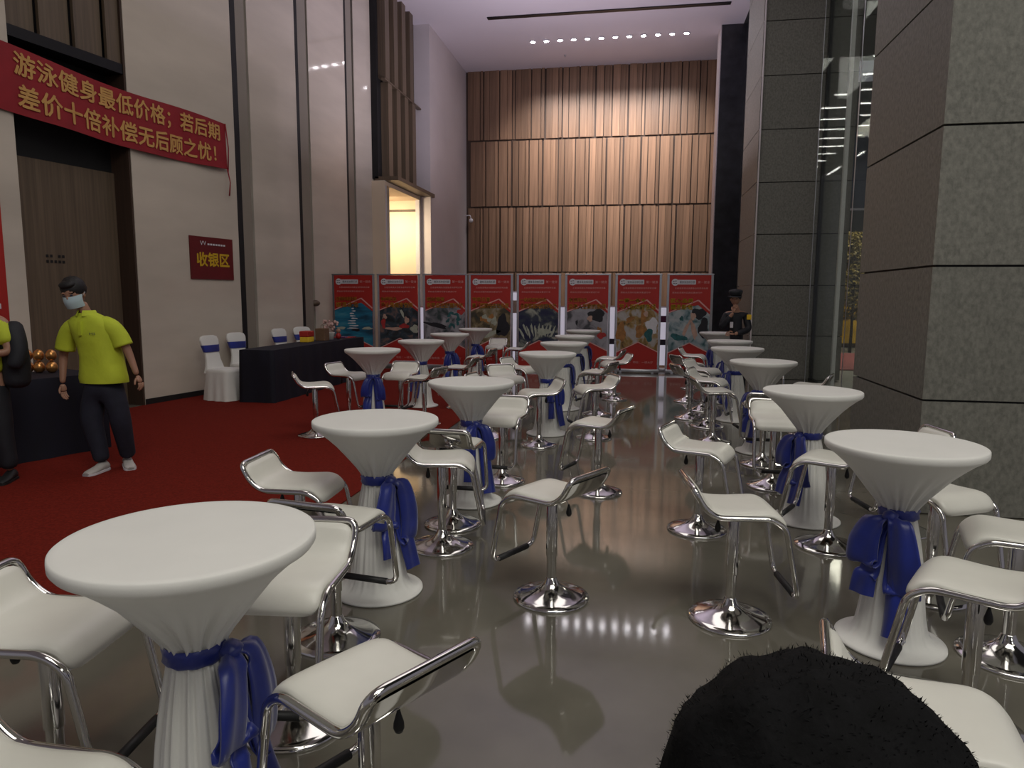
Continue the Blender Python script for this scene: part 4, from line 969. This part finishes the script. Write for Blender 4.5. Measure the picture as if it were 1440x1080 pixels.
shirt = [(-4.640, 5.52, 0.83, .225, .150), (-4.650, 5.52, 0.97, .225, .145), (-4.68, 5.51, 1.12, .222, .140), (-4.715, 5.50, 1.26, .215, .138), (-4.745, 5.495, 1.36, .170, .115), (-4.762, 5.480, 1.435, .080, .080),
         (-4.90, 5.49, 1.345, .095), (-4.99, 5.49, 1.22, .095), (-5.02, 5.49, 1.12, .095), (-4.575, 5.50, 1.365, .095), (-4.515, 5.525, 1.25, .095), (-4.485, 5.53, 1.17, .095)]
def loft(mb, rings, n=28, capb=False, capt=False, wr=0.0):
    rows = []
    for j, (x, y, z, rx, ry) in enumerate(rings):
        rows.append([(x + rx * (1 + wr * math.sin(3 * a + j * 1.9) + wr * 0.6 * math.sin(7 * a + j)) * math.copysign(abs(math.cos(a)) ** 0.8, math.cos(a)), y + ry * (1 + wr * math.cos(4 * a + j * 1.3)) * math.copysign(abs(math.sin(a)) ** 0.9, math.sin(a)), z) for a in [2 * PI * k / n for k in range(n)]])
    mb.grid(rows, closed=True)
    if capb: mb.add(rows[0], [tuple(range(n))[::-1]], True)
    if capt: mb.add(rows[-1], [tuple(range(n))], True)
    return mb
def shirt_loft(rings, sleeves):
    b = loft(MB(), rings, wr=0.025)
    for P_, r_ in sleeves:
        pts = subdiv_curve(P_, 4); m_ = len(pts) - 1
        rad = [r_[0] + (r_[1] - r_[0]) * min(1, i / m_) for i in range(m_ + 1)]
        b.tube(pts, rad, 18)
    return b
def rel(P_): return [(x - O[0], y - O[1], z - Z0) for x, y, z in P_]
rg = [(-4.678, 5.52, 0.815, .208, .148), (-4.678, 5.52, 0.86, .212, .150), (-4.682, 5.52, 0.95, .196, .138), (-4.690, 5.515, 1.05, .186, .130), (-4.706, 5.51, 1.15, .184, .128), (-4.725, 5.50, 1.24, .192, .128), (-4.742, 5.497, 1.31, .205, .120),
      (-4.752, 5.495, 1.355, .205, .108), (-4.757, 5.49, 1.39, .160, .092), (-4.762, 5.484, 1.415, .105, .078), (-4.766, 5.478, 1.432, .074, .068)]
sh = shirt_loft(loc_(rg, O), [(rel([(-4.86, 5.495, 1.325), (-4.945, 5.49, 1.29), (-5.00, 5.49, 1.20), (-5.028, 5.49, 1.10)]), (.075, .082)), (rel([(-4.63, 5.50, 1.335), (-4.555, 5.505, 1.30), (-4.505, 5.525, 1.22), (-4.475, 5.535, 1.14)]), (.075, .082))]).obj('polo_shirt', M_lime, man)
for sg in (-1, 1):   # open collar wings
    cx_ = -4.768 - O[0]; cy_ = 5.472 - O[1]; cz_ = 1.425 - Z0
    rr_ = [[(cx_ + r0 * math.cos(a), cy_ + r0 * math.sin(a), cz_ + dz) for a in [math.radians(-90 + sg * (14 + 12 * k)) for k in range(14)]] for r0, dz in ((.060, .028), (.070, .030), (.088, -.020))]
    MB().grid(rr_).obj('collar_wing', M_lime, sh)
MB().box((-4.752 - O[0], 5.372 - O[1], 1.30 - Z0), (0.026, 0.030, 0.12)).obj('placket', M_lime, sh)
lg = MB(); text_on(lg, 'MS', *[(x - O[0], 5.366 - O[1], z - Z0) for x, z in ((-4.665, 1.245), (-4.605, 1.245), (-4.665, 1.265), (-4.605, 1.265))], 0.01); lg.obj('chest_logo', M_ink, sh)
tro = [(-4.675, 5.52, 0.90, .165, .105), (-4.678, 5.52, 0.80, .195, .125), (-4.790, 5.50, 0.68, .120), (-4.785, 5.46, 0.46, .096), (-4.735, 5.465, 0.24, .078), (-4.712, 5.47, 0.09, .070), (-4.580, 5.53, 0.69, .120), (-4.550, 5.53, 0.48, .096), (-4.578, 5.61, 0.24, .078), (-4.605, 5.67, 0.10, .070)]
skin('trousers', loc_(tro, O), [(0, 1), (1, 2), (2, 3), (3, 4), (4, 5), (1, 6), (6, 7), (7, 8), (8, 9)], M_jean, man, 2)
head(man, (-4.835 - O[0], 5.42 - O[1], 1.600 - Z0), math.radians(-80), 0.12, mask=True, size=1.06, nod=0.28)
fingers((-5.035 - O[0], 5.44 - O[1], 0.80 - Z0), (0.05, -0.05, -1), (0, 1, 0), (1, -0.3, 0), parent=man, curl=0.9)
fingers((-4.37 - O[0], 5.55 - O[1], 0.88 - Z0), (0.45, 0, -0.9), (0, 1, 0), (-1, -0.3, -0.3), parent=man, curl=0.6)
shoe(man, (-4.715 - O[0], 5.44 - O[1], 0), math.radians(-88)); shoe(man, (-4.605 - O[0], 5.66 - O[1], 0), math.radians(-45))
# --- person at the left edge
O2 = (-5.36, 5.02, Z0)
p2 = empty('person', O2); tag(p2, 'person in lime shirt and black jacket cut by the left frame edge', 'person')
nb = [(0, 0, 0.90, .12, .09), (0, 0, 1.10, .115, .08), (0, 0, 1.26, .13, .085), (0, 0, 1.38, .09, .07), (0, 0, 1.46, .05, .05), (0, -.01, 1.54, .05, .05),
      (-.19, 0, 1.36, .055), (-.25, -.02, 1.10, .04), (-.08, -.20, 1.06, .027), (.19, 0, 1.36, .055), (.26, -.03, 1.10, .04), (.08, -.22, 1.10, .027),
      (-.09, 0, .82, .08), (-.10, 0, .46, .05), (-.10, 0.02, .08, .035), (.09, 0, .82, .08), (.10, -.02, .46, .05), (.12, 0.02, .08, .035)]
eb = [(0, 1), (1, 2), (2, 3), (3, 4), (4, 5), (3, 6), (6, 7), (7, 8), (3, 9), (9, 10), (10, 11), (0, 12), (12, 13), (13, 14), (0, 15), (15, 16), (16, 17)]
skin('body', nb, eb, M_skin, p2)
skin('shirt', [(0, -.01, .88, .19, .13), (0, -.01, 1.1, .18, .12), (0, -.01, 1.27, .18, .115), (0, 0, 1.37, .13, .09), (0, 0, 1.42, .075, .07), (-.18, 0, 1.34, .07), (-.24, -.02, 1.16, .07), (.18, -.01, 1.34, .07), (.24, -.03, 1.16, .075)], [(0, 1), (1, 2), (2, 3), (3, 4), (3, 5), (5, 6), (3, 7), (7, 8)], M_lime, p2)
skin('jacket', [(.19, .09, .78, .11, .10), (.20, .09, 1.02, .12, .10), (.17, .08, 1.26, .11, .10), (.23, 0.05, 1.33, .085), (.30, .03, 1.12, .075), (.28, -.03, 0.96, .06)], [(0, 1), (1, 2), (2, 3), (3, 4), (4, 5)], M_uni, p2)
skin('trousers', [(0, 0, .90, .175, .12), (0, 0, .84, .175, .12), (-.09, 0, .7, .10), (-.10, 0, .4, .08), (-.10, 0.02, .09, .07), (.09, 0, .7, .10), (.10, 0, .4, .08), (.12, .02, .09, .07)], [(0, 1), (1, 2), (2, 3), (3, 4), (1, 5), (5, 6), (6, 7)], M_uni, p2)
head(p2, (0, -.03, 1.63), math.radians(-80), 0, size=1.0)
fingers((-.08, -.20, 1.06), (1, -.1, .1), (0, 0, -1), (0, .4, -1), parent=p2); fingers((.08, -.22, 1.10), (-1, -.1, -.05), (0, 0, -1), (0, .4, -1), parent=p2)
shoe(p2, (-.10, 0, 0), math.radians(-95), M_rubber); shoe(p2, (.12, 0, 0), math.radians(-70), M_rubber)
# --- guard
O3 = (1.55, 11.5, 0.0)
gd = empty('person', O3); tag(gd, 'person in black uniform and cap with one hand at the mouth by the dark wall', 'person')
nb = [(.02, 0, .88, .11, .085), (.0, 0, 1.08, .11, .08), (-.02, 0, 1.24, .125, .08), (-.02, 0, 1.35, .085, .07), (-.02, -.01, 1.42, .05), (-.03, -.02, 1.49, .048),
      (-.17, 0, 1.33, .05), (-.23, -.06, 1.12, .04), (-.08, -.19, 1.36, .026), (.13, 0, 1.33, .05), (.18, -.05, 1.10, .04), (-.05, -.20, 1.03, .026),
      (-.06, 0, .80, .075), (-.07, 0, .44, .05), (-.07, .02, .08, .035), (.10, 0, .80, .075), (.11, 0, .44, .05), (.12, .02, .08, .035)]
skin('body', nb, eb, M_skin, gd)
un = skin('uniform_jacket', [(.02, 0, .84, .165, .115), (.0, 0, 1.06, .155, .11), (-.02, 0, 1.24, .17, .11), (-.02, 0, 1.34, .13, .09), (-.02, -.005, 1.40, .07, .065),
     (-.165, 0, 1.32, .07), (-.23, -.05, 1.12, .06), (-.11, -.17, 1.31, .042), (.13, 0, 1.32, .07), (.185, -.05, 1.10, .06), (-.01, -.19, 1.035, .044)],
     [(0, 1), (1, 2), (2, 3), (3, 4), (3, 5), (5, 6), (6, 7), (3, 8), (8, 9), (9, 10)], M_uni, gd)
MB().box((.175, -.07, 1.29), (.07, .03, .08), bev=.008).obj('arm_patch', M_yellow, un)
MB().box((-.09, -.125, 1.17), (.045, .012, .09)).obj('badge', M_white, un)
skin('trousers', [(.02, 0, .86, .15, .11), (.02, 0, .80, .15, .11), (-.06, 0, .66, .09), (-.07, 0, .4, .07), (-.07, .02, .08, .065), (.10, 0, .66, .09), (.11, 0, .4, .07), (.12, .02, .08, .065)], [(0, 1), (1, 2), (2, 3), (3, 4), (1, 5), (5, 6), (6, 7)], M_uni, gd)
hd = head(gd, (-.035, -.03, 1.575), math.radians(-105), 0, size=1.0, nod=.12)
cp = MB().lathe([(0.088, 0.045), (0.098, 0.075), (0.108, 0.105), (0.100, 0.128), (0.06, 0.140), (0.001, 0.144)], 28, fn=lambda i, a, z: 1.08 if abs(math.cos(a)) > .7 else 1.0, caps=(True, False)).obj('cap', M_uni, hd)
MB().add([(0.085 * math.cos(a) * k + (0.01 if k > 1 else 0), 0.082 * math.sin(a) * k, 0.052 - 0.018 * (k > 1) + dz) for dz in (0, .005) for k in (1, 1.6) for a in [(-55 + 11 * i) * PI / 180 for i in range(11)]],
         [(i, i + 1, 12 + i, 11 + i) for i in range(10)] + [(22 + i, 33 + i, 34 + i, 23 + i) for i in range(10)] + [(11 + i, 12 + i, 34 + i, 33 + i) for i in range(10)], True).obj('peak', M_uni, cp)
fingers((-.08, -.19, 1.36), (.35, .2, 1), (1, 0, -.3), (.3, .8, 0), parent=gd); fingers((-.05, -.20, 1.03), (-1, -.05, .1), (0, 0, -1), (0, .4, -1), parent=gd)
shoe(gd, (-.07, 0, 0), math.radians(-100), M_rubber); shoe(gd, (.12, 0, 0), math.radians(-75), M_rubber)
# --- seated person with black hair close to the camera
O4 = (0.168, 0.58, 0)
fp = empty('person', O4); tag(fp, 'back of a black-haired head close to the camera at bottom right', 'person')
nb = [(0, .02, .62, .13, .10), (0, 0, .80, .12, .09), (0, 0, .96, .13, .09), (0, .01, 1.03, .09, .07), (0, .02, 1.08, .055), (0, .03, 1.14, .052),
      (-.19, 0, .99, .055), (-.24, .06, .74, .042), (-.14, .28, .66, .028), (.19, 0, .99, .055), (.24, .06, .74, .042), (.14, .28, .66, .028),
      (-.10, .12, .60, .085), (-.12, .48, .58, .06), (-.12, .52, .16, .04), (.10, .12, .60, .085), (.12, .48, .58, .06), (.12, .52, .16, .04)]
skin('body', nb, eb, M_skin, fp)
skin('shirt', [(0, .02, .62, .19, .14), (0, 0, .80, .18, .13), (0, 0, .95, .18, .12), (0, .01, 1.02, .12, .09), (0, .02, 1.06, .075), (-.185, 0, .98, .075), (-.24, .05, .76, .065), (.185, 0, .98, .075), (.24, .05, .76, .065)], [(0, 1), (1, 2), (2, 3), (3, 4), (3, 5), (5, 6), (3, 7), (7, 8)], M_uni, fp)
skin('trousers', [(0, .04, .64, .17, .12), (0, .06, .60, .17, .12), (-.11, .2, .60, .10), (-.12, .47, .58, .085), (-.12, .52, .20, .07), (.11, .2, .60, .10), (.12, .47, .58, .085), (.12, .52, .20, .07)], [(0, 1), (1, 2), (2, 3), (3, 4), (1, 5), (5, 6), (6, 7)], M_jean, fp)
fingers((-.14, .28, .66), (0, 1, 0), (-1, 0, 0), (0, 0, -1), parent=fp); fingers((.14, .28, .66), (0, 1, 0), (1, 0, 0), (0, 0, -1), parent=fp)
shoe(fp, (-.12, .56, .10), PI / 2, M_rubber); shoe(fp, (.12, .56, .10), PI / 2, M_rubber)
hd = head(fp, (0, .035, 1.160), PI / 2, 0, hair=False, size=0.97)
random.seed(9)
M_fh = mat('deep_black_hair', (0.003, 0.003, 0.0035), 0.85, noise=((40, 40, 40), 4, 0.6, 1.6), bump=(120, 0.5, 0.003), spec=0.15)
hb = MB()
def hs(d): return 1 + 0.018 * math.sin(9 * d.x + 4 * d.z) + 0.02 * math.sin(13 * d.y - 6 * d.z) + 0.012 * math.sin(31 * d.x + 27 * d.y)
hb.ball((-0.012, 0, 0.000), (0.126, 0.140, 0.128), 48, 28, fn=hs)
hdh = hb.obj('hair', M_fh, hd)
st = MB()
for k in range(5200):
    d = Vector([random.gauss(0, 1) for _ in range(3)]).normalized()
    if d.z < -0.45: continue
    q = hs(d); p = Vector((-0.012 + 0.126 * d.x * q, 0.140 * d.y * q, 0.128 * d.z * q))
    t = (d.cross(Vector((0.3, 0.1, 1))) + Vector([random.uniform(-.6, .6) for _ in range(3)]) + d * 0.55).normalized(); wv_ = d.cross(t).normalized() * 0.0006
    ln = random.uniform(0.003, 0.007); st.add([p - wv_, p + wv_, p + t * ln], [(0, 1, 2)])
tag(st.obj('loose_strands', M_fh, hdh), kind='stuff')
